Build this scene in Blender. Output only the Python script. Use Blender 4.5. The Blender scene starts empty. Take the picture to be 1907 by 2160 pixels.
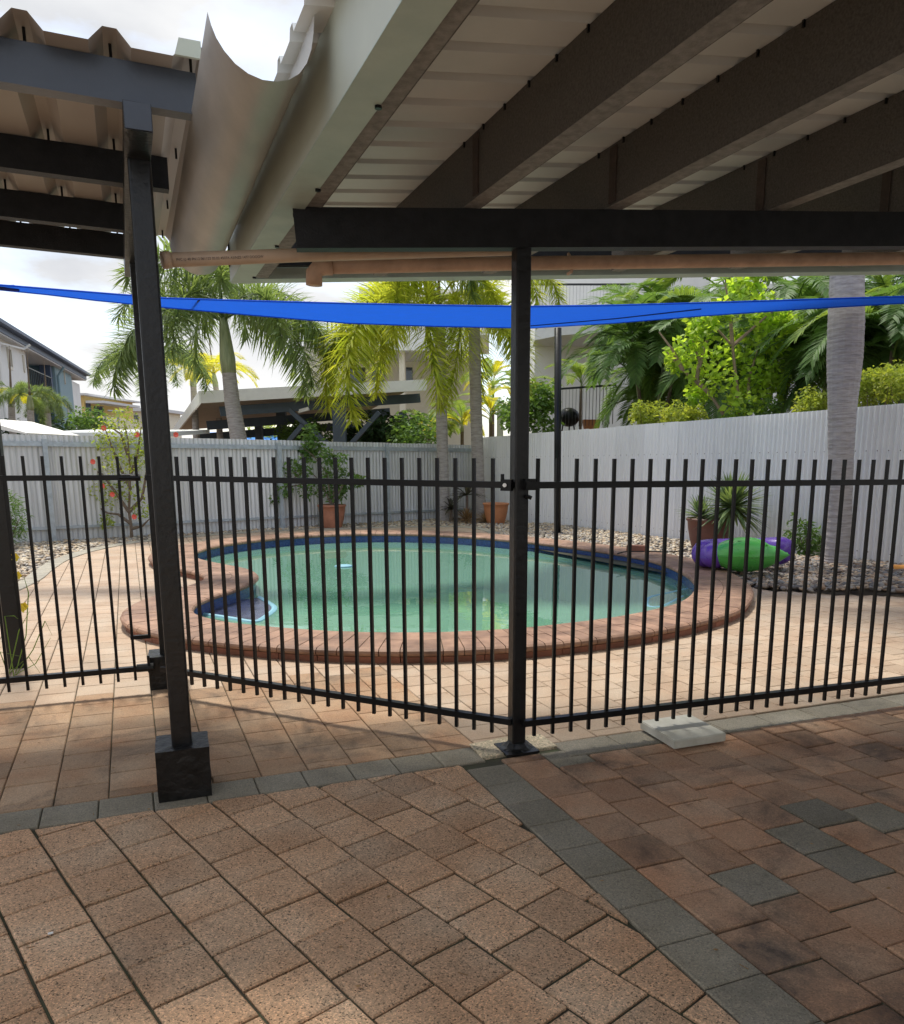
import bpy, bmesh, math, random
from mathutils import Vector, Matrix
import numpy as np
random.seed(7)
C = bpy.context.scene.collection
SC = bpy.context.scene
R = math.radians

# ------------------------------------------------------------------ camera, sky, sun, exposure
CF, CX, CY, PITCH, ROLL, EYE = 1641.6, 1042.0, 1272.7, 0.1863, -0.0043, 1.37
fwd = Vector((0, math.cos(PITCH), -math.sin(PITCH)))
rgt0 = Vector((1, 0, 0)); dwn0 = fwd.cross(rgt0)
rgt = math.cos(ROLL) * rgt0 + math.sin(ROLL) * dwn0
dwn = -math.sin(ROLL) * rgt0 + math.cos(ROLL) * dwn0
cam_d = bpy.data.cameras.new('camera'); cam = bpy.data.objects.new('camera', cam_d); C.objects.link(cam)
cam.matrix_world = Matrix(((rgt.x, -dwn.x, -fwd.x, 0), (rgt.y, -dwn.y, -fwd.y, 0), (rgt.z, -dwn.z, -fwd.z, EYE), (0, 0, 0, 1)))
cam_d.sensor_fit = 'HORIZONTAL'; cam_d.sensor_width = 36; cam_d.lens = CF / 1907 * 36
cam_d.shift_x = (953.5 - CX) / 1907; cam_d.shift_y = (CY - 1080) / 1907
cam_d.clip_start = 0.05; cam_d.clip_end = 2000
SC.camera = cam

SUN_EL, SUN_AZ = 66.0, -29.0            # azimuth measured from +Y towards +X
world = bpy.data.worlds.new('World'); SC.world = world; world.use_nodes = True
nt = world.node_tree; nt.nodes.clear()
def wn(t, **k):
    n = nt.nodes.new(t)
    for a, b in k.items(): setattr(n, a, b)
    return n
sky = wn('ShaderNodeTexSky', sky_type='NISHITA', sun_disc=False)
sky.sun_elevation = R(SUN_EL); sky.sun_rotation = R(SUN_AZ); sky.air_density = 1.0; sky.dust_density = 1.5
tc = wn('ShaderNodeTexCoord'); mp = wn('ShaderNodeMapping'); mp.inputs['Scale'].default_value = (1.0, 1.0, 2.6)
no = wn('ShaderNodeTexNoise'); no.inputs['Scale'].default_value = 2.3; no.inputs['Detail'].default_value = 7; no.inputs['Roughness'].default_value = .55
rp = wn('ShaderNodeValToRGB'); rp.color_ramp.elements[0].position = .34; rp.color_ramp.elements[1].position = .54
no2 = wn('ShaderNodeTexNoise'); no2.inputs['Scale'].default_value = 3.2; no2.inputs['Detail'].default_value = 6
rp2 = wn('ShaderNodeValToRGB'); rp2.color_ramp.elements[0].position = .3; rp2.color_ramp.elements[1].position = .7
rp2.color_ramp.elements[0].color = (2.1, 2.16, 2.3, 1); rp2.color_ramp.elements[1].color = (3.55, 3.52, 3.45, 1)
mx = wn('ShaderNodeMix', data_type='RGBA'); bg = wn('ShaderNodeBackground'); bg.inputs['Strength'].default_value = .1
wo = wn('ShaderNodeOutputWorld')
nt.links.new(tc.outputs['Generated'], mp.inputs['Vector'])
nt.links.new(mp.outputs[0], no.inputs['Vector']); nt.links.new(mp.outputs[0], no2.inputs['Vector'])
nt.links.new(no.outputs['Fac'], rp.inputs['Fac']); nt.links.new(no2.outputs['Fac'], rp2.inputs['Fac'])
nt.links.new(rp.outputs['Color'], mx.inputs['Factor']); nt.links.new(sky.outputs[0], mx.inputs['A']); nt.links.new(rp2.outputs['Color'], mx.inputs['B'])
nt.links.new(mx.outputs['Result'], bg.inputs['Color']); nt.links.new(bg.outputs[0], wo.inputs['Surface'])

sd = bpy.data.lights.new('sun', 'SUN'); sd.energy = 1.35; sd.angle = R(10.0); sd.color = (1, .95, .86)
sun = bpy.data.objects.new('sun', sd); C.objects.link(sun)
to_sun = Vector((math.sin(R(SUN_AZ)) * math.cos(R(SUN_EL)), math.cos(R(SUN_AZ)) * math.cos(R(SUN_EL)), math.sin(R(SUN_EL))))
sun.rotation_euler = to_sun.to_track_quat('Z', 'Y').to_euler(); sun.location = (0, 0, 20)
vs = SC.view_settings; vs.view_transform = 'Standard'; vs.look = 'None'; vs.exposure = 1.72; vs.gamma = 1; vs.use_curve_mapping = False

# ------------------------------------------------------------------ where a pixel of the photograph lies in the yard
def ray(x, y): return (x - CX) / CF * rgt + (y - CY) / CF * dwn + fwd
def G(x, y, z=0.0):
    v = ray(x, y); t = (z - EYE) / v.z; return Vector((v.x * t, v.y * t, z))
def atY(x, y, Y):
    v = ray(x, y); t = Y / v.y; return Vector((v.x * t, Y, EYE + v.z * t))
UA = Vector((math.sin(R(68)), math.cos(R(68)), 0)); VA = Vector((-math.sin(R(25)), math.cos(R(25)), 0))
def UV(u, v, z=0.0): return UA * u + VA * v + Vector((0, 0, z))
_det = UA.x * VA.y - VA.x * UA.y
def toUV(p): return ((p[0] * VA.y - p[1] * VA.x) / _det, (p[1] * UA.x - p[0] * UA.y) / _det)

# ------------------------------------------------------------------ helpers
class MB:
    def __init__(s): s.v = []; s.f = []; s.t = []; s.tint = 1.0; s.m = []; s.mi = 0
    def add(s, vs, fs):
        o = len(s.v); s.v.extend([tuple(p) for p in vs]); s.f.extend([tuple(i + o for i in f) for f in fs])
        s.t.extend([s.tint] * len(fs)); s.m.extend([s.mi] * len(fs)); return s
    def hexa(s, b, t):      # four bottom points, four top points
        return s.add(list(b) + list(t), [(3, 2, 1, 0), (4, 5, 6, 7), (0, 1, 5, 4), (1, 2, 6, 5), (2, 3, 7, 6), (3, 0, 4, 7)])
    def box(s, c, sx, sy, sz, ax=None, ay=None):
        ax = Vector(ax or (1, 0, 0)); ay = Vector(ay or (0, 1, 0)); az = ax.cross(ay).normalized(); c = Vector(c)
        q = [c - ax * sx / 2 - ay * sy / 2, c + ax * sx / 2 - ay * sy / 2, c + ax * sx / 2 + ay * sy / 2, c - ax * sx / 2 + ay * sy / 2]
        return s.hexa([p - az * sz / 2 for p in q], [p + az * sz / 2 for p in q])
    def bar(s, a, b, w, h, up=(0, 0, 1)):    # a box beam from a to b, centred on the line
        a = Vector(a); b = Vector(b); d = (b - a).normalized(); side = d.cross(Vector(up)).normalized(); u = side.cross(d)
        return s.hexa([a - side * w / 2 - u * h / 2, a + side * w / 2 - u * h / 2, b + side * w / 2 - u * h / 2, b - side * w / 2 - u * h / 2],
                      [a - side * w / 2 + u * h / 2, a + side * w / 2 + u * h / 2, b + side * w / 2 + u * h / 2, b - side * w / 2 + u * h / 2])
    def tube(s, pts, rad, n=8, cap=True):
        pts = [Vector(p) for p in pts]; vs = []; fs = []; N = len(pts)
        if not hasattr(rad, '__len__'): rad = [rad] * N
        x = None
        for i, p in enumerate(pts):
            d = (pts[min(i + 1, N - 1)] - pts[max(i - 1, 0)]).normalized()
            if x is None: x = d.orthogonal().normalized()
            x = (x - d * x.dot(d)).normalized(); y = d.cross(x)
            for k in range(n):
                a = 2 * math.pi * k / n; vs.append(p + (x * math.cos(a) + y * math.sin(a)) * rad[i])
        for i in range(N - 1):
            for k in range(n): fs.append((i * n + k, i * n + (k + 1) % n, (i + 1) * n + (k + 1) % n, (i + 1) * n + k))
        if cap: fs += [tuple(range(n))[::-1], tuple((N - 1) * n + k for k in range(n))]
        return s.add(vs, fs)
    def lathe(s, prof, c=(0, 0, 0), n=24):
        c = Vector(c); vs = []; fs = []
        for r, z in prof:
            for k in range(n): a = 2 * math.pi * k / n; vs.append(c + Vector((r * math.cos(a), r * math.sin(a), z)))
        for i in range(len(prof) - 1):
            for k in range(n): fs.append((i * n + k, i * n + (k + 1) % n, (i + 1) * n + (k + 1) % n, (i + 1) * n + k))
        return s.add(vs, fs)
    def prism(s, prof, a, b, ax, ay, closed=True):   # a profile in (ax, ay) swept from a to b
        a = Vector(a); b = Vector(b); ax = Vector(ax); ay = Vector(ay); n = len(prof)
        vs = [a + ax * x + ay * y for x, y in prof] + [b + ax * x + ay * y for x, y in prof]
        fs = [(i, (i + 1) % n, n + (i + 1) % n, n + i) for i in range(n if closed else n - 1)]
        if closed: fs += [tuple(range(n))[::-1], tuple(range(n, 2 * n))]
        return s.add(vs, fs)
    def build(s, name, mat, parent=None, smooth=False, loc=None):
        me = bpy.data.meshes.new(name); me.from_pydata(s.v, [], s.f)
        if mat is not None:
            for m_ in (mat if isinstance(mat, (list, tuple)) else [mat]): me.materials.append(m_)
        if smooth: me.polygons.foreach_set('use_smooth', [True] * len(s.f))
        if any(s.m): me.polygons.foreach_set('material_index', s.m)
        if True:
            at = me.attributes.new('tint', 'FLOAT', 'FACE'); at.data.foreach_set('value', s.t)
        me.update()
        if loc is not None:
            me.transform(Matrix.Translation(-Vector(loc)))
        return link(name, me, parent, loc)
def link(name, me, parent=None, loc=None):
    o = bpy.data.objects.new(name, me); C.objects.link(o)
    if parent is not None: o.parent = parent
    if loc is not None: o.location = loc
    return o
def tag(o, label, cat, group=None):
    o['label'] = label; o['category'] = cat
    if group: o['group'] = group
    return o
def thing(name, label, cat, loc=(0, 0, 0), group=None):
    o = bpy.data.objects.new(name, None); C.objects.link(o); o.location = loc; o.empty_display_size = .1
    return tag(o, label, cat, group)
def struct(o): o['kind'] = 'structure'; return o
def stuff(o): o['kind'] = 'stuff'; return o
def part(mb, name, mat, root, smooth=False):    # world-space geometry hung on a thing standing at root.location
    o = mb.build(name, mat, None, smooth)
    base = root; off = Vector((0, 0, 0))
    while base is not None: off = off + base.location; base = base.parent
    o.data.transform(Matrix.Translation(-off)); o.parent = root
    return o

# ------------------------------------------------------------------ materials
def mat(name, col, rough=.6, var=.18, scale=6, bump=0.0, bscale=60, metal=0.0, spec=.5, tint=False, col2=None, stretch=None, coat=0.0, detail=6, bstretch=None):
    m = bpy.data.materials.new(name); m.use_nodes = True; t = m.node_tree; L = t.links
    p = t.nodes['Principled BSDF']; p.inputs['Roughness'].default_value = rough; p.inputs['Metallic'].default_value = metal
    p.inputs['Specular IOR Level'].default_value = spec; p.inputs['Coat Weight'].default_value = coat
    co = t.nodes.new('ShaderNodeTexCoord'); src = co.outputs['Object']
    if stretch:
        mpn = t.nodes.new('ShaderNodeMapping'); mpn.inputs['Scale'].default_value = stretch; L.new(src, mpn.inputs[0]); vsrc = mpn.outputs[0]
    else: vsrc = src
    n = t.nodes.new('ShaderNodeTexNoise'); n.inputs['Scale'].default_value = scale; n.inputs['Detail'].default_value = detail; n.inputs['Roughness'].default_value = .62
    L.new(vsrc, n.inputs['Vector'])
    r = t.nodes.new('ShaderNodeValToRGB'); r.color_ramp.elements[0].position = .3; r.color_ramp.elements[1].position = .7
    c1 = [c * (1 - var) for c in col]; c2 = [min(1, c * (1 + var)) for c in (col2 or col)]
    r.color_ramp.elements[0].color = (*c1, 1); r.color_ramp.elements[1].color = (*c2, 1)
    L.new(n.outputs['Fac'], r.inputs['Fac']); out = r.outputs['Color']
    if tint:
        a = t.nodes.new('ShaderNodeAttribute'); a.attribute_name = 'tint'
        mu = t.nodes.new('ShaderNodeMix'); mu.data_type = 'RGBA'; mu.blend_type = 'MULTIPLY'; mu.inputs['Factor'].default_value = 1
        L.new(out, mu.inputs['A']); L.new(a.outputs['Fac'], mu.inputs['B']); out = mu.outputs['Result']
    L.new(out, p.inputs['Base Color'])
    rn = t.nodes.new('ShaderNodeMapRange'); rn.inputs['To Min'].default_value = max(0, rough - .1); rn.inputs['To Max'].default_value = min(1, rough + .1)
    L.new(n.outputs['Fac'], rn.inputs['Value']); L.new(rn.outputs[0], p.inputs['Roughness'])
    if bump:
        b = t.nodes.new('ShaderNodeBump'); b.inputs['Strength'].default_value = bump; b.inputs['Distance'].default_value = .01
        bn = t.nodes.new('ShaderNodeTexNoise'); bn.inputs['Scale'].default_value = bscale; bn.inputs['Detail'].default_value = 4
        if bstretch:
            mb_ = t.nodes.new('ShaderNodeMapping'); mb_.inputs['Scale'].default_value = bstretch; L.new(src, mb_.inputs[0]); L.new(mb_.outputs[0], bn.inputs['Vector'])
        else: L.new(src, bn.inputs['Vector'])
        L.new(bn.outputs['Fac'], b.inputs['Height']); L.new(b.outputs[0], p.inputs['Normal'])
    return m
def paver_mat(name, cols, grit=260, dark=.35, stain=.5, spec=.3, coarse=.5, sl=.54):
    """exposed-grit concrete paver: coloured body, fine light and dark grit, soft blotches of grime and rust"""
    m = bpy.data.materials.new(name); m.use_nodes = True; t = m.node_tree; L = t.links; N = t.nodes
    p = N['Principled BSDF']; p.inputs['Roughness'].default_value = .82; p.inputs['Specular IOR Level'].default_value = spec
    co = N.new('ShaderNodeTexCoord').outputs['Object']
    a = N.new('ShaderNodeAttribute'); a.attribute_name = 'tint'
    big = N.new('ShaderNodeTexNoise'); big.inputs['Scale'].default_value = 3.2; big.inputs['Detail'].default_value = 5; L.new(co, big.inputs['Vector'])
    r = N.new('ShaderNodeValToRGB'); e = r.color_ramp.elements
    e[0].position = .28; e[0].color = (*cols[0], 1); e[1].position = .72; e[1].color = (*cols[2], 1)
    k = e.new(.5); k.color = (*cols[1], 1)
    L.new(big.outputs['Fac'], r.inputs['Fac'])
    g = N.new('ShaderNodeTexVoronoi'); g.inputs['Scale'].default_value = grit; L.new(co, g.inputs['Vector'])
    gm = N.new('ShaderNodeSeparateColor'); L.new(g.outputs['Color'], gm.inputs[0])
    gr = N.new('ShaderNodeValToRGB'); q = gr.color_ramp.elements
    q[0].position = 0; q[0].color = (dark, dark, dark, 1); q[1].position = 1; q[1].color = (1.55, 1.5, 1.42, 1)
    k = q.new(.14); k.color = (.72, .77, .76, 1); k = q.new(.8); k.color = (1.12, 1.1, 1.07, 1)
    L.new(gm.outputs[0], gr.inputs['Fac'])
    m1 = N.new('ShaderNodeMix'); m1.data_type = 'RGBA'; m1.blend_type = 'MULTIPLY'; m1.inputs['Factor'].default_value = coarse
    L.new(r.outputs[0], m1.inputs['A']); L.new(gr.outputs[0], m1.inputs['B'])
    s1 = N.new('ShaderNodeTexNoise'); s1.inputs['Scale'].default_value = 1.7; s1.inputs['Detail'].default_value = 8; s1.inputs['Roughness'].default_value = .7; s1.inputs['Distortion'].default_value = .6
    L.new(co, s1.inputs['Vector'])
    sr = N.new('ShaderNodeValToRGB'); sr.color_ramp.elements[0].position = sl; sr.color_ramp.elements[1].position = sl + .2
    sr.color_ramp.elements[0].color = (0, 0, 0, 1); sr.color_ramp.elements[1].color = (stain, stain, stain, 1)
    L.new(s1.outputs['Fac'], sr.inputs['Fac'])
    m2 = N.new('ShaderNodeMix'); m2.data_type = 'RGBA'; m2.inputs['B'].default_value = (.045, .04, .036, 1)
    L.new(sr.outputs[0], m2.inputs['Factor']); L.new(m1.outputs['Result'], m2.inputs['A'])
    m3 = N.new('ShaderNodeMix'); m3.data_type = 'RGBA'; m3.blend_type = 'MULTIPLY'; m3.inputs['Factor'].default_value = 1
    L.new(m2.outputs['Result'], m3.inputs['A']); L.new(a.outputs['Fac'], m3.inputs['B'])
    L.new(m3.outputs['Result'], p.inputs['Base Color'])
    bp = N.new('ShaderNodeBump'); bp.inputs['Strength'].default_value = .55; bp.inputs['Distance'].default_value = .003
    L.new(g.outputs['Distance'], bp.inputs['Height']); L.new(bp.outputs[0], p.inputs['Normal'])
    return m
def leaf_mat(name, c1, c2, trans=.35, rough=.45, scale=3.0):
    m = bpy.data.materials.new(name); m.use_nodes = True; t = m.node_tree; L = t.links; N = t.nodes
    p = N['Principled BSDF']; p.inputs['Roughness'].default_value = rough; p.inputs['Specular IOR Level'].default_value = .22
    co = N.new('ShaderNodeTexCoord').outputs['Object']; n = N.new('ShaderNodeTexNoise'); n.inputs['Scale'].default_value = scale; n.inputs['Detail'].default_value = 4
    L.new(co, n.inputs['Vector']); a = N.new('ShaderNodeAttribute'); a.attribute_name = 'tint'
    r = N.new('ShaderNodeValToRGB'); r.color_ramp.elements[0].position = .3; r.color_ramp.elements[1].position = .7
    r.color_ramp.elements[0].color = (*c1, 1); r.color_ramp.elements[1].color = (*c2, 1); L.new(n.outputs['Fac'], r.inputs['Fac'])
    mu = N.new('ShaderNodeMix'); mu.data_type = 'RGBA'; mu.blend_type = 'MULTIPLY'; mu.inputs['Factor'].default_value = 1
    L.new(r.outputs[0], mu.inputs['A']); L.new(a.outputs['Fac'], mu.inputs['B']); L.new(mu.outputs['Result'], p.inputs['Base Color'])
    tr = N.new('ShaderNodeBsdfTranslucent'); br = N.new('ShaderNodeMix'); br.data_type = 'RGBA'; br.blend_type = 'MULTIPLY'; br.inputs['Factor'].default_value = 1
    br.inputs['B'].default_value = (1.7, 1.6, .8, 1); L.new(mu.outputs['Result'], br.inputs['A']); L.new(br.outputs['Result'], tr.inputs['Color'])
    ms = N.new('ShaderNodeMixShader'); ms.inputs[0].default_value = trans
    L.new(p.outputs[0], ms.inputs[1]); L.new(tr.outputs[0], ms.inputs[2]); L.new(ms.outputs[0], N['Material Output'].inputs['Surface'])
    return m
M_tan = paver_mat('tan grit paver', [(.45, .265, .155), (.51, .325, .205), (.54, .38, .26)], stain=.42, coarse=1.0, grit=260, dark=.14)
M_red = paver_mat('red brown paver', [(.42, .225, .13), (.45, .275, .175), (.46, .32, .22)], stain=.9, coarse=.55, sl=.49)
M_grey = paver_mat('grey paver', [(.215, .187, .14), (.262, .235, .183), (.30, .27, .22)], stain=.5, coarse=.6)
M_walk = paver_mat('walkway paver', [(.36, .20, .11), (.40, .26, .16), (.42, .30, .20)], sl=.51, stain=.8, coarse=.5)
M_deck = paver_mat('pool deck paver', [(.42, .295, .205), (.46, .345, .25), (.48, .385, .295)], stain=.22, coarse=.35, dark=.6)
M_kerb = paver_mat('kerb paver', [(.30, .28, .23), (.36, .33, .27), (.40, .36, .28)], stain=.3, coarse=.4)
M_joint = mat('joint sand', (.06, .048, .038), .95, .3, 9, .3, 200, col2=(.055, .065, .032))
M_exposed = paver_mat('exposed aggregate', [(.42, .35, .24), (.5, .42, .3), (.55, .47, .35)], grit=130, stain=.3, coarse=.9)
M_cope = mat('coping brick', (.215, .115, .072), .62, .28, 5, .25, 180, tint=True, col2=(.31, .185, .122), spec=.4)
M_riser = mat('coping riser brick', (.24, .095, .055), .75, .3, 6, .4, 150, tint=True)
M_black = mat('black satin paint', (.006, .0065, .0075), .34, .3, 9, .12, 25, spec=.3)
M_blackr = mat('rough black paint', (.007, .0075, .0085), .36, .4, 12, .25, 40, spec=.45)
M_purlin = mat('dark painted purlin', (.014, .015, .017), .5, .35, 16, .2, 120, spec=.25)
M_haze_purlin = mat('haze tinted purlin', (.042, .05, .066), .35, .15, 5, .08, 60, spec=.5)  # dark purlin with the blue of the lens-flare haze put into its colour
M_joist = mat('dusty dark joist', (.085, .08, .074), .75, .22, 130, .3, 220, spec=.25, col2=(.11, .104, .096))
M_joistf = mat('pale joist flange', (.21, .205, .195), .8, .3, 30, .4, 140, spec=.25)  # strip under each joist, paler than the web
M_sheet = mat('roof sheet underside', (.62, .64, .64), .55, .1, 1.5, 0, spec=.35)
M_sheetl = mat('tan roof sheet underside', (.36, .32, .285), .5, .1, 1.5, 0, spec=.35)
M_gutter = mat('galvanised valley gutter', (.40, .385, .36), .42, .2, 5, .05, 60, metal=.3, stretch=(1, .25, 1))
M_fascia = mat('pale green fascia', (.46, .50, .43), .5, .08, 3, .02, 60, spec=.4)
M_fasciag = mat('grey green trim', (.38, .46, .42), .5, .12, 6, .03, 80, spec=.4)
M_pvc = mat('weathered tan pipe', (.47, .31, .215), .5, .22, 9, .06, 60, spec=.4)
M_pvcl = mat('cream pipe', (.49, .36, .255), .45, .12, 6, .03, 60, spec=.4)
M_ink = mat('black ink', (.05, .045, .045), .7, .1)
M_rust = mat('rusted steel', (.06, .043, .037), .85, .3, 30, .5, 120)
M_steel = mat('bright zinc', (.6, .6, .6), .35, .1, 20, metal=.9)
M_galv = mat('weathered galvanised sheet', (.64, .645, .635), .5, .2, 2.2, 0, metal=.25, spec=.5, stretch=(9, 9, .35), tint=True)
M_galvp = mat('galvanised post', (.42, .47, .50), .45, .2, 12, 0, metal=.4)
M_white = mat('white painted sheet', (.82, .82, .80), .28, .05, 2, 0, spec=.5, tint=True, stretch=(6, 6, .4))
M_screw = mat('rusty screw', (.12, .08, .06), .7, .2)
M_blue = mat('blue shade cloth', (.012, .07, .48), .75, .12, 7, .12, 400, spec=.2)
def cloth(name, c, tr_):
    m = mat(name, c, .75, .1, 7, .1, 400, spec=.15); t = m.node_tree; N = t.nodes; a = N.new('ShaderNodeBsdfTranslucent'); a.inputs[0].default_value = (*[x * tr_ for x in c], 1)
    x = N.new('ShaderNodeMixShader'); x.inputs[0].default_value = .4; t.links.new(N['Principled BSDF'].outputs[0], x.inputs[1]); t.links.new(a.outputs[0], x.inputs[2]); t.links.new(x.outputs[0], N['Material Output'].inputs['Surface']); return m
M_blue = cloth('blue shade cloth', (.016, .12, .70), 1.0)
M_seam = mat('dark blue hem', (.006, .02, .12), .8, .1)
M_tile = None
M_trunk = mat('grey palm trunk', (.33, .295, .27), .85, .2, 7, .4, 40, col2=(.43, .39, .365), stretch=(1, 1, 6), bstretch=(1, 1, 5))
M_ring = mat('pale trunk ring', (.46, .42, .39), .85, .2, 12)
M_shaft = mat('palm crownshaft', (.25, .30, .14), .4, .2, 5, stretch=(5, 5, .5), col2=(.34, .37, .22))
M_bark = mat('shrub bark', (.17, .125, .09), .9, .3, 20, .5, 60)
M_fox = leaf_mat('foxtail leaflet', (.13, .20, .085), (.21, .28, .12), .45, .5)
M_foxy = leaf_mat('yellow green foxtail leaflet', (.27, .36, .05), (.48, .50, .08), .52, .5)
M_gold = leaf_mat('golden palm leaflet', (.42, .44, .05), (.58, .52, .07), .5, .5)
M_areca = leaf_mat('dark palm leaflet', (.075, .155, .045), (.15, .25, .075), .4, .5)
M_arecal = leaf_mat('light palm leaflet', (.15, .25, .06), (.25, .34, .08), .4, .5)
M_lime = leaf_mat('lime green leaf', (.27, .44, .05), (.42, .55, .09), .5, .5)
M_shrub = leaf_mat('yellow green shrub leaf', (.20, .30, .05), (.40, .44, .09), .45, .5)
M_green = leaf_mat('mid green leaf', (.085, .17, .045), (.15, .25, .07), .4, .5)
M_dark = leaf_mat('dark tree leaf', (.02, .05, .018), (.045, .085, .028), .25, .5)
M_yucca = leaf_mat('yucca sword leaf', (.11, .18, .085), (.21, .28, .12), .3, .45)
M_purpleleaf = leaf_mat('dark bromeliad leaf', (.035, .045, .03), (.085, .07, .05), .2)
M_dry = leaf_mat('dry brown grass', (.20, .12, .065), (.33, .22, .12), .3, .7)
M_red_f = mat('red hibiscus petal', (.72, .12, .08), .6, .1)
M_yel_f = mat('yellow petal', (.8, .62, .03), .6, .1)
M_pot = mat('terracotta glaze', (.34, .135, .075), .55, .2, 7, .1, 40, col2=(.40, .17, .10))
M_poto = mat('orange terracotta', (.50, .20, .085), .6, .15, 6, .1, 40)
M_potd = mat('dark red glaze', (.15, .055, .038), .5, .25, 6, .06, 30, spec=.6)
M_soil = mat('potting soil', (.05, .035, .025), .95, .3, 30, .5, 80)
M_tgreen = mat('green vinyl', (.075, .38, .06), .28, .06, 5, spec=.6)
M_tpurple = mat('purple vinyl', (.13, .05, .36), .28, .06, 5, spec=.6)
M_noodle = mat('orange foam', (.80, .34, .07), .75, .1, 20, .2, 150)
M_slab = mat('pale concrete slab', (.46, .45, .38), .8, .16, 5, .25, 120, col2=(.58, .57, .50))
M_footing = mat('black painted concrete', (.007, .0075, .008), .38, .5, 14, .8, 26, spec=.4)
M_render = mat('white render', (.74, .74, .72), .8, .06, 1.5)
M_cream = mat('cream render', (.72, .66, .52), .8, .06, 1.5)
M_yellow = mat('yellow render', (.70, .52, .20), .8, .06, 1.5)
M_bluewall = mat('slate blue cladding', (.19, .29, .33), .7, .06, 1.5)
M_bluetrim = mat('dark blue trim', (.06, .09, .16), .5, .1)
M_soffit = mat('soffit', (.60, .60, .60), .8, .05)
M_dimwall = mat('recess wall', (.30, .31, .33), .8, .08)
M_glass = mat('dark window glass', (.03, .04, .05), .08, .1, spec=.8)
M_frame = mat('window frame', (.62, .58, .50), .5, .05)
M_rail = mat('black balustrade', (.015, .016, .018), .45, .1)
M_creamroof = mat('cream fascia', (.82, .80, .74), .55, .05)
M_roofwhite = mat('white roof sheet', (.78, .80, .80), .45, .05)
M_carport = mat('slate carport steel', (.055, .075, .10), .5, .15)
M_timber = mat('tan soffit lining', (.42, .34, .26), .7, .12, 6)
M_curtain = mat('pale curtain', (.45, .45, .52), .9, .1)
M_earth = mat('earth', (.12, .085, .06), .95, .3, 3, .4, 30)

# ------------------------------------------------------------------ pool outline (top inner edge of the coping)
INNER = [(-2.40, 6.19), (-2.08, 5.944), (-1.808, 5.827), (-1.479, 5.716), (-1.166, 5.633), (-.726, 5.60), (-.44, 5.612), (.096, 5.73), (.543, 5.94),
 (.993, 6.213), (1.391, 6.56), (1.64, 6.83), (1.862, 7.259), (2.039, 7.76), (2.113, 8.2), (2.14, 8.75), (2.08, 9.4), (1.92, 10.05), (1.63, 10.6), (1.183, 11.2),
 (.6, 11.85), (.15, 12.25), (-.449, 12.72), (-1.002, 12.98), (-1.676, 13.1), (-2.4, 13.02), (-3.1, 12.66), (-3.643, 12.02), (-3.93, 11.45), (-4.04, 10.85), (-3.99, 10.3),
 (-3.76, 9.8), (-3.3, 9.3), (-2.907, 8.95), (-2.66, 8.6), (-2.5, 8.15), (-2.5, 7.6), (-2.58, 7.22), (-2.62, 6.87), (-2.60, 6.62), (-2.53, 6.39)]
def catmull(P, n, closed=True):
    out = []; N = len(P)
    for i in range(N if closed else N - 1):
        p0, p1, p2, p3 = [np.array(P[(i + k) % N] if closed else P[min(max(i + k, 0), N - 1)], float) for k in (-1, 0, 1, 2)]
        for j in range(n):
            t = j / n; out.append(.5 * ((2 * p1) + (-p0 + p2) * t + (2 * p0 - 5 * p1 + 4 * p2 - p3) * t * t + (-p0 + 3 * p1 - 3 * p2 + p3) * t ** 3))
    if not closed: out.append(np.array(P[-1], float))
    return np.array(out)
def resample(P, step, closed=True):
    Q = np.vstack([P, P[:1]]) if closed else P
    d = np.r_[0, np.cumsum(np.hypot(*np.diff(Q, axis=0).T))]; n = max(2, int(round(d[-1] / step)))
    s = np.linspace(0, d[-1], n + 1)
    out = np.c_[np.interp(s, d, Q[:, 0]), np.interp(s, d, Q[:, 1])]
    return out[:-1] if closed else out
dense = resample(catmull(INNER, 12), .05)
for _ in range(14): dense = .5 * dense + .25 * (np.roll(dense, 1, 0) + np.roll(dense, -1, 0))
def normals(P):
    t = np.roll(P, -1, 0) - np.roll(P, 1, 0); t /= np.hypot(*t.T)[:, None]; return np.c_[t[:, 1], -t[:, 0]]
def offset(P, d): return P + normals(P) * d
RIM = resample(dense, .118); RIMN = normals(RIM)
for _ in range(6): RIMN = .5 * RIMN + .25 * (np.roll(RIMN, 1, 0) + np.roll(RIMN, -1, 0))
RIMN /= np.hypot(*RIMN.T)[:, None]
COPE_W, COPE_Z, WATER_Z = .54, .10, -.055
MIDP = RIM + RIMN * .3
def inside(p, poly):
    x, y = p[0], p[1]; c = False; n = len(poly); j = n - 1
    for i in range(n):
        xi, yi = poly[i][0], poly[i][1]; xj, yj = poly[j][0], poly[j][1]
        if (yi > y) != (yj > y) and x < (xj - xi) * (y - yi) / (yj - yi) + xi: c = not c
        j = i
    return c
def fill(outer, holes, z, name, m):
    bm = bmesh.new(); es = []
    for loop in [outer] + holes:
        vs_ = [bm.verts.new((p[0], p[1], z)) for p in loop]
        es += [bm.edges.new((vs_[i], vs_[(i + 1) % len(vs_)])) for i in range(len(vs_))]
    bmesh.ops.triangle_fill(bm, use_beauty=True, edges=es)
    for f in bm.faces:
        f.normal_update()
        if f.normal.z < 0: f.normal_flip()
    me = bpy.data.meshes.new(name); bm.to_mesh(me); bm.free(); me.materials.append(m); return link(name, me)

# ------------------------------------------------------------------ ground
hole = [tuple(p) for p in offset(resample(dense, .2), .12)]
struct(fill([(-300, -300), (300, -300), (300, 500), (-300, 500)], [hole], -.09, 'ground', M_earth))
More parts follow.
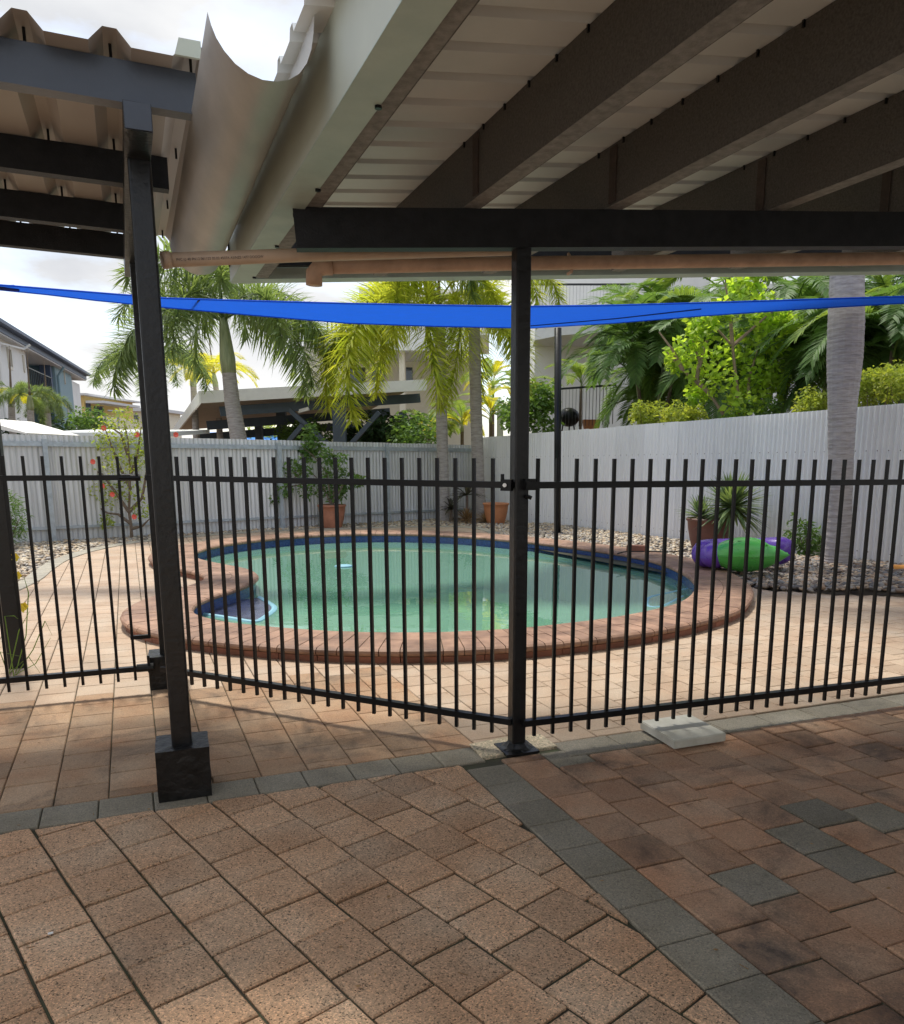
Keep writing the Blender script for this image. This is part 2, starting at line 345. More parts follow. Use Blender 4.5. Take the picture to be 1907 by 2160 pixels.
# deck, walkway and patio beds of jointing sand
KERB = [(-4.6, 3.2), (-4.75, 5.2), (-4.95, 7.2), (-5.2, 8.4), (-5.5, 9.2), (-5.83, 10.2), (-5.98, 11.2), (-5.9, 12.2), (-5.66, 12.8), (-5.2, 13.5), (-4.5, 14.2), (-3.7, 14.72), (-2.7, 15.12), (-1.6, 15.45), (-.9, 15.55), (-.35, 15.3), (.0, 14.6), (.12, 13.9), (.2, 13.1)]
KERBS = resample(catmull(KERB, 8, False), .2, False)
right_edge = [(2.4, 8.9), (2.72, 8.27), (3.0, 8.06), (3.4, 7.9), (4.03, 7.75), (5.5, 7.45), (9.0, 7.0)]
DECK = [(-4.6, 3.2)] + [tuple(p) for p in KERBS] + [(.2, 12.6), (1.5, 10.3)] + right_edge + [(9.0, 1.0), (-4.6, 1.0)]
bed_poly = [(-4.7, -2.2)] + [tuple(p) for p in KERBS] + [(.2, 12.6), (1.5, 10.3)] + right_edge + [(9.0, -2.2)]
bed = struct(fill(bed_poly, [hole], -.012, 'pool_deck', M_joint))

# ------------------------------------------------------------------ pavers: each cut to its zone, chamfered, with its own level and tone
def clip(poly, n, d):          # keep points with n.p <= d
    out = []
    for i in range(len(poly)):
        a, b = poly[i], poly[(i + 1) % len(poly)]; da = n[0] * a[0] + n[1] * a[1] - d; db = n[0] * b[0] + n[1] * b[1] - d
        if da <= 0: out.append(a)
        if (da < 0) != (db < 0) and abs(da - db) > 1e-9:
            t = da / (da - db); out.append((a[0] + (b[0] - a[0]) * t, a[1] + (b[1] - a[1]) * t))
    return out
def area(p): return .5 * sum(p[i][0] * p[(i + 1) % len(p)][1] - p[(i + 1) % len(p)][0] * p[i][1] for i in range(len(p)))
def inset(poly, d):
    out = poly
    if area(poly) < 0: poly = poly[::-1]; out = poly
    for i in range(len(poly)):
        a, b = poly[i], poly[(i + 1) % len(poly)]; ex, ey = b[0] - a[0], b[1] - a[1]; l = math.hypot(ex, ey)
        if l < 1e-6: continue
        n = (ey / l, -ex / l); out = clip(out, n, n[0] * a[0] + n[1] * a[1] - d)
        if len(out) < 3: return []
    return out
def paver_geo(mb, poly, rnd, gap=.003, lip=.0015, tilt=.004, tint=1.0, cham=.004):
    top = inset(poly, gap + cham); rim = inset(poly, gap)
    if len(top) < 3 or len(rim) != len(top): 
        if len(top) < 3 or area(top) < .0006: return False
        rim = top
    cx = sum(p[0] for p in top) / len(top); cy = sum(p[1] for p in top) / len(top)
    ta, tb, dz = rnd.uniform(-tilt, tilt), rnd.uniform(-tilt, tilt), rnd.uniform(-lip, lip)
    zf = lambda p: dz + (p[0] - cx) * ta + (p[1] - cy) * tb
    n = len(top); vs_ = [(p[0], p[1], zf(p)) for p in top] + [(p[0], p[1], zf(p) - cham) for p in rim] + [(p[0], p[1], -.03) for p in rim]
    fs = [tuple(range(n))] + [(n + i, n + (i + 1) % n, (i + 1) % n, i) for i in range(n)] + [(2 * n + i, 2 * n + (i + 1) % n, n + (i + 1) % n, n + i) for i in range(n)]
    mb.tint = tint; mb.add(vs_, fs); return True
def px_area(poly):
    q = []
    for p in poly:
        v = Vector((p[0], p[1], -EYE)); w = v.dot(fwd)
        if w < .15: return -1, False
        q.append((CX + CF * v.dot(rgt) / w, CY + CF * v.dot(dwn) / w))
    cxp = sum(a[0] for a in q) / len(q); cyp = sum(a[1] for a in q) / len(q)
    return abs(area(q)), (-60 < cxp < 1967 and 900 < cyp < 2260)
def lay(root, name, polys, m, rnd, tones=(.82, 1.14), limit=300, alt=None, **kw):
    """polys -> up to `limit` single paver objects (the largest in view) and one stuff mesh for the rest"""
    info = sorted([(px_area(p), p) for p in polys], key=lambda e: -(e[0][0] if e[0][1] else -1))
    rest = MB(); k = 0
    for (ar, vis), p in info:
        tone = rnd.uniform(*tones); mm = m
        if alt and rnd.random() < alt[1]: mm = alt[0]
        if alt and len(alt) > 2:
            c = (sum(q[0] for q in p) / len(p), sum(q[1] for q in p) / len(p))
            if id(p) in alt[3]: mm = alt[0]
        if vis and k < limit and ar > 60:
            mb = MB()
            if paver_geo(mb, p, rnd, tint=tone, **kw): part(mb, name, mm, root); k += 1
        else: paver_geo(rest, p, rnd, tint=tone, **kw)
    if rest.f: o = stuff(part(rest, name + '_field', m, root))
def grid(uo, us, vo_list, vs_, u0, u1, v0, v1, A, B):
    out = []
    i0 = int(math.floor((u0 - uo) / us)); i1 = int(math.ceil((u1 - uo) / us))
    for i in range(i0, i1):
        vo = vo_list[i % len(vo_list)]; j0 = int(math.floor((v0 - vo) / vs_)); j1 = int(math.ceil((v1 - vo) / vs_))
        for j in range(j0, j1):
            ua, va = uo + i * us, vo + j * vs_
            out.append([(ua, va), (ua + us, va), (ua + us, va + vs_), (ua, va + vs_)])
    return [[((A * q[0] + B * q[1]).x, (A * q[0] + B * q[1]).y) for q in s] for s in out]
def uv_clip(poly, u0=None, u1=None, v0=None, v1=None):
    q = [toUV(p) for p in poly]
    if u0 is not None: q = clip(q, (-1, 0), -u0)
    if u1 is not None: q = clip(q, (1, 0), u1)
    if v0 is not None: q = clip(q, (0, -1), -v0)
    if v1 is not None: q = clip(q, (0, 1), v1)
    if len(q) < 3: return None
    q = [(UV(*a).x, UV(*a).y) for a in q]
    return q if abs(area(q)) > .0012 else None
rnd = random.Random(11)
U_B2a, U_B2b, V_B1a, V_B1b = 1.275, 1.467, 3.15, 3.335
# 1 foreground diamond field
YW = .7337; FA = Vector((math.cos(YW), math.sin(YW), 0)); FB = Vector((-math.sin(YW), math.cos(YW), 0))
patio = struct(MB().add([(-3.2, -1, -.0115), (1.4, -1, -.0115), (1.4, 3.6, -.0115), (-3.2, 3.6, -.0115)], [(0, 1, 2, 3)]).build('patio', M_joint))
fgp = []
for p in grid(.3284, .1977, [.169, .065], .2004, -3.2, 3.2, -.6, 4.2, FA, FB):
    q = uv_clip(p, u1=U_B2a, v1=V_B1a, v0=-.6, u0=-2.6)
    if q: fgp.append(q)
lay(patio, 'paver', fgp, M_tan, rnd, (.84, 1.12), gap=.0042, lip=.0035, tilt=.016, cham=.005)
# 2 grey borders
bords = []
def strip(u0, u1, v0, v1): return [(UV(a, b).x, UV(a, b).y) for a, b in ((u0, v0), (u1, v0), (u1, v1), (u0, v1))]
for k in range(-9, 8): bords.append(strip(.2 * k, min(.2 * k + .2, 1.44), V_B1a, V_B1b))
bords = [b for b in bords if toUV(b[0])[0] < 1.3]
for k in range(0, 15): bords.append(strip(U_B2a, U_B2b, 3.08 - .2 * (k + 1), 3.08 - .2 * k))
for k in range(0, 34): bords.append(strip(1.78 + .3 * k, 1.78 + .3 * (k + 1), 3.05 - .004 * k, 3.235 - .004 * k))
lay(patio, 'border_paver', bords, M_grey, rnd, (.85, 1.15), gap=.002, lip=.001, tilt=.004)
# 3 covered patio, running bond, several grey pavers among the red brown ones
covered = struct(MB().add([(-.5, -1.5, -.0108), (8, -1.5, -.0108), (8, 6, -.0108), (1.2, 3.7, -.0108)], [(0, 1, 2, 3)]).build('covered_patio', M_joint))
greys = [tuple(G(*p))[:2] for p in [(1545, 1838), (1739, 1791), (1835, 1850), (1698, 1700), (1885, 1744), (1222, 1608)]]
cov = []
for p in grid(U_B2b, .2, [.073, .155, .04, .137], .2, U_B2b, 7.5, -1.2, 3.3, UA, VA):
    q = uv_clip(p, v1=3.14 if toUV(((p[0][0] + p[2][0]) / 2, (p[0][1] + p[2][1]) / 2))[0] < 1.78 else 3.04)
    if q: cov.append(q)
def nearest(pt_, polys): return id(min(polys, key=lambda p: (sum(q[0] for q in p) / len(p) - pt_[0]) ** 2 + (sum(q[1] for q in p) / len(p) - pt_[1]) ** 2))
lay(covered, 'paver', cov, M_red, rnd, (.72, 1.12), alt=(M_grey, .0, greys, {nearest(g_, cov) for g_ in greys}), gap=.0034, lip=.0045, tilt=.018)
# 4 walkway and pool deck on the same grid
OUT_C = [tuple(p) for p in RIM + RIMN * (COPE_W - .14)]
walk, deck = [], []
for p in grid(.035, .2, [.114, .009], .2, -6.5, 8.5, 3.2, 15.5, UA, VA):
    c = (sum(a[0] for a in p) / 4, sum(a[1] for a in p) / 4); u, v = toUV(c)
    if u < 1.5: q = uv_clip(p, v0=V_B1b)
    else: q = uv_clip(p, v0=3.235)
    if not q: continue
    c = (sum(a[0] for a in q) / len(q), sum(a[1] for a in q) / len(q))
    if not inside(c, DECK) or inside(c, OUT_C): continue
    if u < 1.5 and v < 4.85: walk.append(q)
    else: deck.append(q)
walkway = struct(MB().add([(UV(a, b).x, UV(a, b).y, -.0105) for a, b in ((-2.3, 3.3), (1.5, 3.3), (1.5, 4.85), (-2.3, 4.85))], [(0, 1, 2, 3)]).build('walkway', M_joint))
lay(walkway, 'paver', walk, M_walk, rnd, (.72, 1.1), alt=(M_grey, .0), gap=.002, lip=.0015, tilt=.006)
lay(bed, 'paver', deck, M_deck, rnd, (.9, 1.06), gap=.0025, lip=.001, tilt=.004)
kb = []
KN = normals(KERBS)
for i in range(len(KERBS) - 1):
    a, b = KERBS[i], KERBS[i + 1]; t = b - a; t /= np.hypot(*t); n = np.array([t[1], -t[0]])
    kb.append([tuple(a), tuple(b), tuple(b + n * .2), tuple(a + n * .2)])
for p in kb:
    mb = MB(); paver_geo(mb, p, rnd, tint=rnd.uniform(.9, 1.08)); o = part(mb, 'kerb_paver', M_kerb, bed); o.location.z += .012
# exposed patch round the centre post
mb = MB(); paver_geo(mb, [tuple(G(*p))[:2] for p in [(988, 1571), (1065, 1556), (1141, 1549), (1177, 1575), (1068, 1592), (1016, 1600)]], rnd, lip=0, tilt=0)
o = part(mb, 'concrete_patch', M_exposed, patio); o.location.z += .006

# ------------------------------------------------------------------ pool
def tile_material():
    m = bpy.data.materials.new('blue mosaic tile'); m.use_nodes = True; t = m.node_tree; L = t.links; N = t.nodes; p = N['Principled BSDF']; p.inputs['Roughness'].default_value = .2
    uv = N.new('ShaderNodeUVMap'); b = N.new('ShaderNodeTexBrick'); b.offset = 0
    b.inputs['Color1'].default_value = (.010, .035, .16, 1); b.inputs['Color2'].default_value = (.03, .075, .26, 1); b.inputs['Mortar'].default_value = (.06, .09, .17, 1)
    b.inputs['Scale'].default_value = 1; b.inputs['Mortar Size'].default_value = .0022; b.inputs['Brick Width'].default_value = .025; b.inputs['Row Height'].default_value = .025
    L.new(uv.outputs[0], b.inputs['Vector']); L.new(b.outputs['Color'], p.inputs['Base Color']); return m
M_tile = tile_material()
M_shell = mat('pale green pool plaster', (.30, .48, .40), .7, .15, 3)
M_shelldeep = mat('algae pool floor', (.10, .27, .17), .8, .3, 6, col2=(.14, .33, .20))
wall = offset(resample(dense, .1), .03)
n = len(wall); mb = MB()
floor_in = offset(resample(dense, .1), -.25)
vs_ = [(p[0], p[1], -.13) for p in wall] + [(p[0], p[1], -.75) for p in wall]
mb.add(vs_, [(i, (i + 1) % n, n + (i + 1) % n, n + i) for i in range(n)])
pool = struct(mb.build('swimming_pool', M_shell, smooth=True))
fl = fill([tuple(p) for p in wall], [], -.75, 'pool_floor', M_shelldeep); fl.parent = pool
me = bpy.data.meshes.new('tile_band'); me.from_pydata([(p[0], p[1], .065) for p in wall] + [(p[0], p[1], -.135) for p in wall], [], [(i, (i + 1) % n, n + (i + 1) % n, n + i) for i in range(n)])
me.materials.append(M_tile); ul = me.uv_layers.new(name='UVMap')
for f in me.polygons:
    i = f.index
    for li, (uu, vv) in zip(f.loop_indices, ((i * .1, .2), ((i + 1) * .1, .2), ((i + 1) * .1, 0), (i * .1, 0))): ul.data[li].uv = (uu, vv)
link('tile_band', me, pool)
# coping: bull-nosed inner row, outer row, riser bricks under the outer row
NB = len(RIM)
def pt(i, d, z, s):
    a = RIM[i % NB]; b = RIM[(i + 1) % NB]; na = RIMN[i % NB]; nb = RIMN[(i + 1) % NB]
    q = a + (b - a) * s; nn = na + (nb - na) * s; return (q[0] + nn[0] * d, q[1] + nn[1] * d, z)
def brick(prof, i, g, tone, z0=0.0):
    mb = MB(); mb.tint = tone; k = len(prof)
    vs_ = [pt(i, d, z + z0, g) for d, z in prof] + [pt(i, d, z + z0, 1 - g) for d, z in prof]
    mb.add(vs_, [(j, (j + 1) % k, k + (j + 1) % k, k + j) for j in range(k)] + [tuple(range(k))[::-1], tuple(range(k, 2 * k))]); return mb
inner_prof = [(.268, .10), (.03, .10), (.008, .093), (-.004, .08), (-.004, .062), (.008, .052), (.05, .045), (.268, .045)]
outer_prof = [(.272, .10), (.272, .045), (.53, .045), (.55, .055), (.556, .07), (.55, .086), (.53, .098), (.515, .10)]
riser_prof = [(.47, .042), (.47, -.06), (.53, -.06), (.53, .042)]
for i in range(NB):
    g = .022; rr = rnd.uniform
    part(brick(inner_prof, i, g, rr(.85, 1.12), rr(-.001, .001)), 'bullnose_brick', M_cope, pool)
    part(brick(outer_prof, i, g, rr(.82, 1.12), rr(-.001, .001)), 'coping_brick', M_cope, pool)
for i in range(0, NB, 2):
    mb = MB(); mb.tint = rnd.uniform(.8, 1.15)
    q = [pt(i, .47, 0, .02), pt(i + 1, .47, 0, .98), pt(i + 1, .53, 0, .98), pt(i, .53, 0, .02)]
    mb.hexa([(a[0], a[1], -.06) for a in q], [(a[0], a[1], .042) for a in q]); part(mb, 'riser_brick', M_riser, pool)
# mortar core under the coping
mb = MB(); core = [(.46, .04), (.04, .04), (.04, -.04), (.46, -.04)]
for (d0, z0), (d1, z1) in zip(core, core[1:] + core[:1]):
    A_ = RIM + RIMN * d0; B_ = RIM + RIMN * d1
    mb.add([(p[0], p[1], z0) for p in A_] + [(p[0], p[1], z1) for p in B_], [(j, (j + 1) % NB, NB + (j + 1) % NB, NB + j) for j in range(NB)])
part(mb, 'coping_bed', M_joint, pool)
mb = MB(); A_ = RIM + RIMN * .04; B_ = RIM + RIMN * .52
mb.add([(p[0], p[1], .088) for p in A_] + [(p[0], p[1], .088) for p in B_], [(j, NB + j, NB + (j + 1) % NB, (j + 1) % NB) for j in range(NB)])
part(mb, 'coping_mortar', M_joint, pool)
# water
def water_material():
    m = bpy.data.materials.new('green pool water'); m.use_nodes = True; t = m.node_tree; L = t.links; N = t.nodes; N.remove(N['Principled BSDF'])
    co = N.new('ShaderNodeTexCoord').outputs['Object']
    n1 = N.new('ShaderNodeTexNoise'); n1.inputs['Scale'].default_value = 3.5; n1.inputs['Detail'].default_value = 3; n1.inputs['Distortion'].default_value = .5; L.new(co, n1.inputs['Vector'])
    b = N.new('ShaderNodeBump'); b.inputs['Strength'].default_value = .06; b.inputs['Distance'].default_value = .02; L.new(n1.outputs['Fac'], b.inputs['Height'])
    fr = N.new('ShaderNodeFresnel'); fr.inputs['IOR'].default_value = 1.33; L.new(b.outputs[0], fr.inputs['Normal'])
    gl = N.new('ShaderNodeBsdfGlossy'); gl.inputs['Roughness'].default_value = .012; gl.inputs['Color'].default_value = (.93, 1, .97, 1); L.new(b.outputs[0], gl.inputs['Normal'])
    tr = N.new('ShaderNodeBsdfTransparent'); tr.inputs['Color'].default_value = (.6, .84, .68, 1)
    df = N.new('ShaderNodeBsdfDiffuse'); df.inputs['Color'].default_value = (.22, .45, .33, 1)
    a = N.new('ShaderNodeMixShader'); a.inputs[0].default_value = .55; L.new(tr.outputs[0], a.inputs[1]); L.new(df.outputs[0], a.inputs[2])
    c = N.new('ShaderNodeMixShader'); L.new(fr.outputs[0], c.inputs[0]); L.new(a.outputs[0], c.inputs[1]); L.new(gl.outputs[0], c.inputs[2])
    L.new(c.outputs[0], N['Material Output'].inputs['Surface']); return m
struct(fill([tuple(p) for p in offset(resample(dense, .1), .032)], [], WATER_Z, 'pool_water', water_material()))
# steps under the water with pale blue nosing lines, and the skimmer mouth
M_step = mat('dark blue pool step', (.05, .06, .11), .15, .3, 5, .5, 9)
M_nose = mat('pale blue step edge', (.20, .42, .50), .6, .05)
def step(pts, name, zt=-.085):
    P_ = catmull(pts, 6, False); root = None
    mb = MB(); k = len(P_); mb.add([(p[0], p[1], zt) for p in P_] + [(p[0], p[1], -.5) for p in P_], [tuple(range(k))] + [(j, (j + 1) % k, k + (j + 1) % k, k + j) for j in range(k)])
    s = part(mb, name, M_step, pool); mb = MB(); mb.tube([(p[0], p[1], zt - .02) for p in P_], .034, 8); part(mb, 'step_edge', M_nose, s)
step([tuple(G(*p, -.08))[:2] for p in [(548, 1266), (574, 1282), (578, 1292), (562, 1306), (538, 1318), (500, 1313), (470, 1308), (420, 1300), (400, 1290), (440, 1280)]], 'pool_step', -.05)
step([tuple(G(*p, -.08))[:2] for p in [(1449, 1246), (1410, 1255), (1378, 1262), (1366, 1270), (1369, 1284), (1400, 1282), (1440, 1262)]], 'pool_step', -.062)
mb = MB(); a = G(1005, 1141, -.02); mb.box((a.x, a.y, 0), .3, .12, .1, (.95, -.31, 0), (.31, .95, 0)); part(mb, 'skimmer_mouth', M_glass, pool)
mb = MB(); a = G(725, 1195, WATER_Z); mb.lathe([(.0, .02), (.10, .018), (.12, .008), (.11, -.01)], (a.x, a.y, WATER_Z)); tag(mb.build('chlorine_float', M_nose, smooth=True), 'pale blue round float drifting on the green pool water', 'float')

# ------------------------------------------------------------------ fences of corrugated sheet
CORNER = Vector((-.3, 18.2, 0))
def corrugated(name, label, a, b, ztop_a, ztop_b, m, side, wave=.076, amp=.009, group=None):
    a = Vector(a); b = Vector(b); d = (b - a); L_ = d.length; d.normalize(); nrm = Vector((d.y, -d.x, 0)) * side
    root = thing(name, label, 'fence', a, group); k = int(L_ / .762) + 1
    for i in range(k):
        s0 = i * .762; s1 = min(s0 + .775, L_)
        if s1 - s0 < .05: continue
        nc = max(4, int((s1 - s0) / wave * 8)); mb = MB(); mb.tint = rnd.uniform(.93, 1.04); vs_ = []
        hz = rnd.uniform(-.006, .006)
        for j in range(nc + 1):
            s = s0 + (s1 - s0) * j / nc; o = amp * math.sin(2 * math.pi * s / wave) + (.0015 if i % 2 else 0); z1 = ztop_a + (ztop_b - ztop_a) * s / L_ + hz
            p = a + d * s + nrm * o; vs_ += [(p.x, p.y, -.08), (p.x, p.y, z1)]
        mb.add(vs_, [(2 * j, 2 * j + 2, 2 * j + 3, 2 * j + 1) for j in range(nc)]); part(mb, 'fence_sheet', m, root, True)
    return root, a, d, nrm, L_
BA = Vector((-10.4, 9.73, 0))
root, a, d, nrm, L_ = corrugated('corrugated_fence', 'weathered grey corrugated back fence with rails and posts on its pool side', BA, CORNER, 1.70, 1.63, M_galv, 1)
for z, dz in ((1.55, 0), (.23, 0)):
    mb = MB(); mb.bar(a + nrm * .035 + Vector((0, 0, z)), CORNER + nrm * .035 + Vector((0, 0, z - .04)), .04, .075 if z > 1 else .04); part(mb, 'fence_rail', M_galvp, root)
for px in (-330, -80, 98, 330, 587, 813):
    r_ = ray(px, 1000); t = ((a.x) * d.y - (a.y) * d.x) / (r_.x * d.y - r_.y * d.x); q = Vector((r_.x * t, r_.y * t, 0)) + nrm * .085
    mb = MB(); mb.box(q + Vector((0, 0, .8)), .065, .065, 1.62, d, nrm); part(mb, 'fence_post', M_galvp, root)
WB = Vector((6.9, 6.94, 0))
root, a, d, nrm, L_ = corrugated('corrugated_fence', 'clean white corrugated fence rising towards the right behind the potted yucca', CORNER + Vector((.03, .0, 0)), WB, 1.80, 2.12, M_white, 1, amp=.0145)
scr = MB()
for k in range(int(L_ / .152)):
    for z in (1.35 + .16 * k * .152 / L_, .17):
        q = a + d * (k * .152 + .019) + nrm * .012; scr.box((q.x, q.y, z), .012, .006, .012, d, nrm)
stuff(part(scr, 'fence_screws', M_screw, root))

# ------------------------------------------------------------------ pool fence, gate and posts
def fence_panel(name, label, a, b, first, last, npk, cat='fence', zt=1.363, zb=.08, short_last=False):
    a = Vector(a); b = Vector(b); d = (b - a).normalized(); root = thing(name, label, cat, a)
    mb = MB(); mb.bar(a + Vector((0, 0, 1.247)), b + Vector((0, 0, 1.247)), .034, .029); part(mb, 'top_rail', M_black, root)
    mb = MB(); mb.bar(a + Vector((0, 0, .148)), b + Vector((0, 0, .148)), .034, .029); part(mb, 'bottom_rail', M_black, root)
    def on(px):
        r_ = ray(px, 967); t = (a.x * d.y - a.y * d.x) / (r_.x * d.y - r_.y * d.x); return Vector((r_.x * t, r_.y * t, 0))
    p0, p1 = on(first), on(last)
    for i in range(npk):
        q = p0 + (p1 - p0) * i / (npk - 1); lo = zb
        if short_last and i == npk - 1: lo = .33
        mb = MB(); mb.box((q.x, q.y, (zt + lo) / 2), 0.0148, .0148, zt - lo, d, Vector((-d.y, d.x, 0)))
        e = part(mb, 'picket', M_black, root)
    return root, d, on
ml, mr = Vector((-1.80, 4.323, 0)), Vector((.088, 3.487, 0))
fence_panel('pool_fence', 'black picket pool fence between the footed left post and the centre post', (-1.93, 4.38, 0), mr, 371.8, 1040, 21)
fence_panel('pool_fence', 'black picket pool fence running from the centre post to the right', (.135, 3.465, 0), (2.98, 4.466, 0), 1135, 1902.9, 23 - 0)
root, d, on = fence_panel('pool_gate', 'black picket pool gate at the left with a short step rail at its lower corner', (-3.25, 3.905, 0), (-2.03, 4.40, 0), -37, 285.3, 9, 'gate', short_last=True)
mb = MB(); a_, b_ = on(243), on(288); mb.bar(a_ + Vector((0, 0, .335)), b_ + Vector((0, 0, .335)), .02, .022); part(mb, 'step_rail', M_black, root)
mb = MB(); b_ = Vector((-2.05, 4.392, .15)); mb.tube([b_ - d * .03, b_ + d * .06], .024, 10); mb.tube([b_ + d * .035 + Vector((0, 0, -.03)), b_ + d * .035 + Vector((0, 0, .07))], .008, 8); part(mb, 'hinge', M_black, root)
mb = MB(); b_ = Vector((-2.05, 4.392, 1.247)); mb.tube([b_ - d * .04, b_ + d * .07], .02, 10); part(mb, 'hinge', M_black, root)
# posts
def post(label, c, base, ztop, w=.09, foot=None, plate=False, axes=(UA, VA)):
    root = thing('roof_post', label, 'post', (c[0], c[1], 0)); ax, ay = axes
    mb = MB(); h_ = w / 2; r_ = .008; prof = []
    for sx, sy in ((-1, -1), (1, -1), (1, 1), (-1, 1)):
        for k in range(3):
            t = {(-1, -1): math.pi, (1, -1): 1.5 * math.pi, (1, 1): 0, (-1, 1): .5 * math.pi}[(sx, sy)] + k * math.pi / 4
            prof.append((sx * (h_ - r_) + r_ * math.cos(t), sy * (h_ - r_) + r_ * math.sin(t)))
    ay_ = Vector((-ax.y, ax.x, 0))
    mb.prism(prof, (c[0], c[1], base), (c[0], c[1], ztop), ax, ay_); part(mb, 'shaft', M_blackr, root)
    if foot:
        bm = bmesh.new(); bmesh.ops.create_cube(bm, size=1); bmesh.ops.subdivide_edges(bm, edges=bm.edges[:], cuts=5, use_grid_fill=True)
        rr = random.Random(3)
        for v in bm.verts:
            k = .985 + rr.uniform(-.012, .012); v.co = Vector((v.co.x * foot[0] * k, v.co.y * foot[0] * k, v.co.z * foot[1] + rr.uniform(-.002, .002)))
        for v in bm.verts:
            q = ax * v.co.x + ay_ * v.co.y; v.co = Vector((q.x, q.y, v.co.z + foot[1] / 2))
        me = bpy.data.meshes.new('footing'); bm.to_mesh(me); bm.free(); me.materials.append(M_footing); o = link('footing', me, root)
    if plate:
        mb = MB(); q = Vector((c[0], c[1], 0))
        mb.box(q + Vector((0, 0, .006)), .165, .165, .012, ax, ay_); mb.lathe([(.0, .045), (.045, .042), (.06, .022), (.078, .013)], q, 10); part(mb, 'base_plate', M_footing, root)
    return root
post('black square post on a painted concrete footing standing on the grey border', (-1.283, 3.045), .2, 2.402, w=.078, foot=(.205, .212))
post('black square post on a footing behind the near footed post at the gate', (-1.975, 4.565), .16, 2.40, w=.078, foot=(.21, .2))
post('black square post in the middle carrying the dark roof beam', (.110, 3.515), 0, 2.255, w=.068, plate=True)
post('black square post at the left edge beside the yellow flowers', (-3.13, 4.945), 0, 2.45, w=.10)
# latch fittings on the centre post
root = thing('fence_bracket', 'small black latch bracket on the left side of the centre post', 'bracket', (.03, 3.49, 1.24))
mb = MB(); mb.box((.055, 3.475, 1.247), .05, .03, .05, (.91, -.41, 0), (.41, .91, 0)); mb.tube([(.035, 3.47, 1.27), (.035, 3.47, 1.295)], .008, 8); part(mb, 'clamp', M_black, root)
mb = MB(); mb.tube([(.045, 3.458, 1.247), (.044, 3.453, 1.247)], .009, 10); part(mb, 'bolt', M_steel, root)
root = thing('fence_bracket', 'small black hinge bracket on the right side of the centre post', 'bracket', (.17, 3.5, 1.24))
mb = MB(); mb.box((.155, 3.482, 1.25), .05, .03, .05, (.94, .33, 0), (-.33, .94, 0)); mb.tube([(.14, 3.48, 1.20), (.165, 3.48, 1.19)], .009, 8); part(mb, 'clamp', M_black, root)

# ------------------------------------------------------------------ right roof
BD = Vector((.970, .2425, 0)).normalized(); BN = Vector((-.2425, .970, 0)).normalized()      # along the beam / away
NR = Vector((.91, .415, 0))
def zroof(p): return 2.621 + .0683 * (.91 * (p[0] - .089) + .415 * (p[1] - 3.467))
roof = thing('patio_roof', 'patio roof overhead with dark joists, pale ribbed sheets and a dark front beam', 'roof', (0, 0, 2.5))
def c_section(h, w, lip=.018, t=.004):
    return [(0, 0), (w, 0), (w, lip), (w - t, lip), (w - t, t), (t, t), (t, h - t), (w - t, h - t), (w - t, h - lip), (w, h - lip), (w, h), (0, h)]
# beam: web faces the camera, flanges run back
b0 = Vector((-.778, 3.25, 2.169)); b1 = Vector((4.6, 3.25 + (4.6 + .778) * .25, 2.169 + (4.6 + .778) * .069))
up_b = (Vector((0, 0, 1)) - (b1 - b0).normalized() * (b1 - b0).normalized().z).normalized()
mb = MB(); mb.prism(c_section(.15, .068, .02, .004), b0, b1, BN, up_b); part(mb, 'beam', M_purlin, roof)
# joists
JV = Vector((-.4147, .910, 0)).normalized(); JR = Vector((JV.y, -JV.x, 0))
for u in (.70, 1.325, 1.935, 2.70, 3.45, 4.2, 4.95):
    p = UV(u, 3.25); p = Vector((p.x, p.y, 0)); 
    zb = zroof(p) - .237
    far = p + JV * (4.8 - .175 * (u - .6) - 3.25 - .12); near = p - JV * 5.4
    mb = MB(); mb.prism(c_section(.235, .072, .018, .004), Vector((near.x, near.y, zb)), Vector((far.x, far.y, zb)), JR, Vector((0, 0, 1))); j = part(mb, 'joist', M_joist, roof)
    mb = MB(); q0 = near + JR * .001; mb.prism([(0, -.0015), (.067, -.0015), (.067, -.0005), (0, -.0005)], Vector((near.x, near.y, zb)), Vector((far.x, far.y, zb)), JR, Vector((0, 0, 1))); part(mb, 'joist_flange', M_joistf, roof)
    if u > 1:
        c = p - JV * .17 - JR * .004; mb = MB(); mb.box((c.x, c.y, zb + .115), .05, .006, .215, JV, JR); part(mb, 'rust_bracket', M_rust, roof)
        for k in range(7):
            c = p - JV * (.05 + .19 * k) - JR * .003; mb = MB(); mb.box((c.x, c.y, zb + .225), .008, .008, .02, JV, JR); part(mb, 'roof_screw', M_black, roof)
# ribbed sheets running along the beam
prof = []                                  # rib pattern across the sheet, 190 mm pitch, hung under zroof
FU, FV = .70, 2.125
RP = .2055
def rib(v0, n, phase=.0):
    pts = []
    for k in range(n):
        b_ = v0 + k * RP
        pts += [(b_, .0), (b_ + .014, .028), (b_ + .046, .028), (b_ + .060, .0)]
    return pts
def sheet(vs0, nrib, u0, u1):
    mb = MB(); P_ = rib(vs0, nrib) + [(vs0 + nrib * RP, 0)]; A_ = []; B_ = []
    for v, dz in P_:
        o = UV(.62, v); o = Vector((o.x, o.y, 0)); a = o + BD * u0; b = o + BD * u1
        A_.append((a.x, a.y, zroof(a) + dz)); B_.append((b.x, b.y, zroof(b) + dz))
    k = len(P_); mb.add(A_ + B_, [(i, i + 1, k + i + 1, k + i) for i in range(k - 1)]); return mb
for k in range(-6, 3):
    part(sheet(2.285 + k * 4 * RP, 4 if k < 2 else 3, -.10, 7.0), 'roof_sheet', M_sheet, roof)
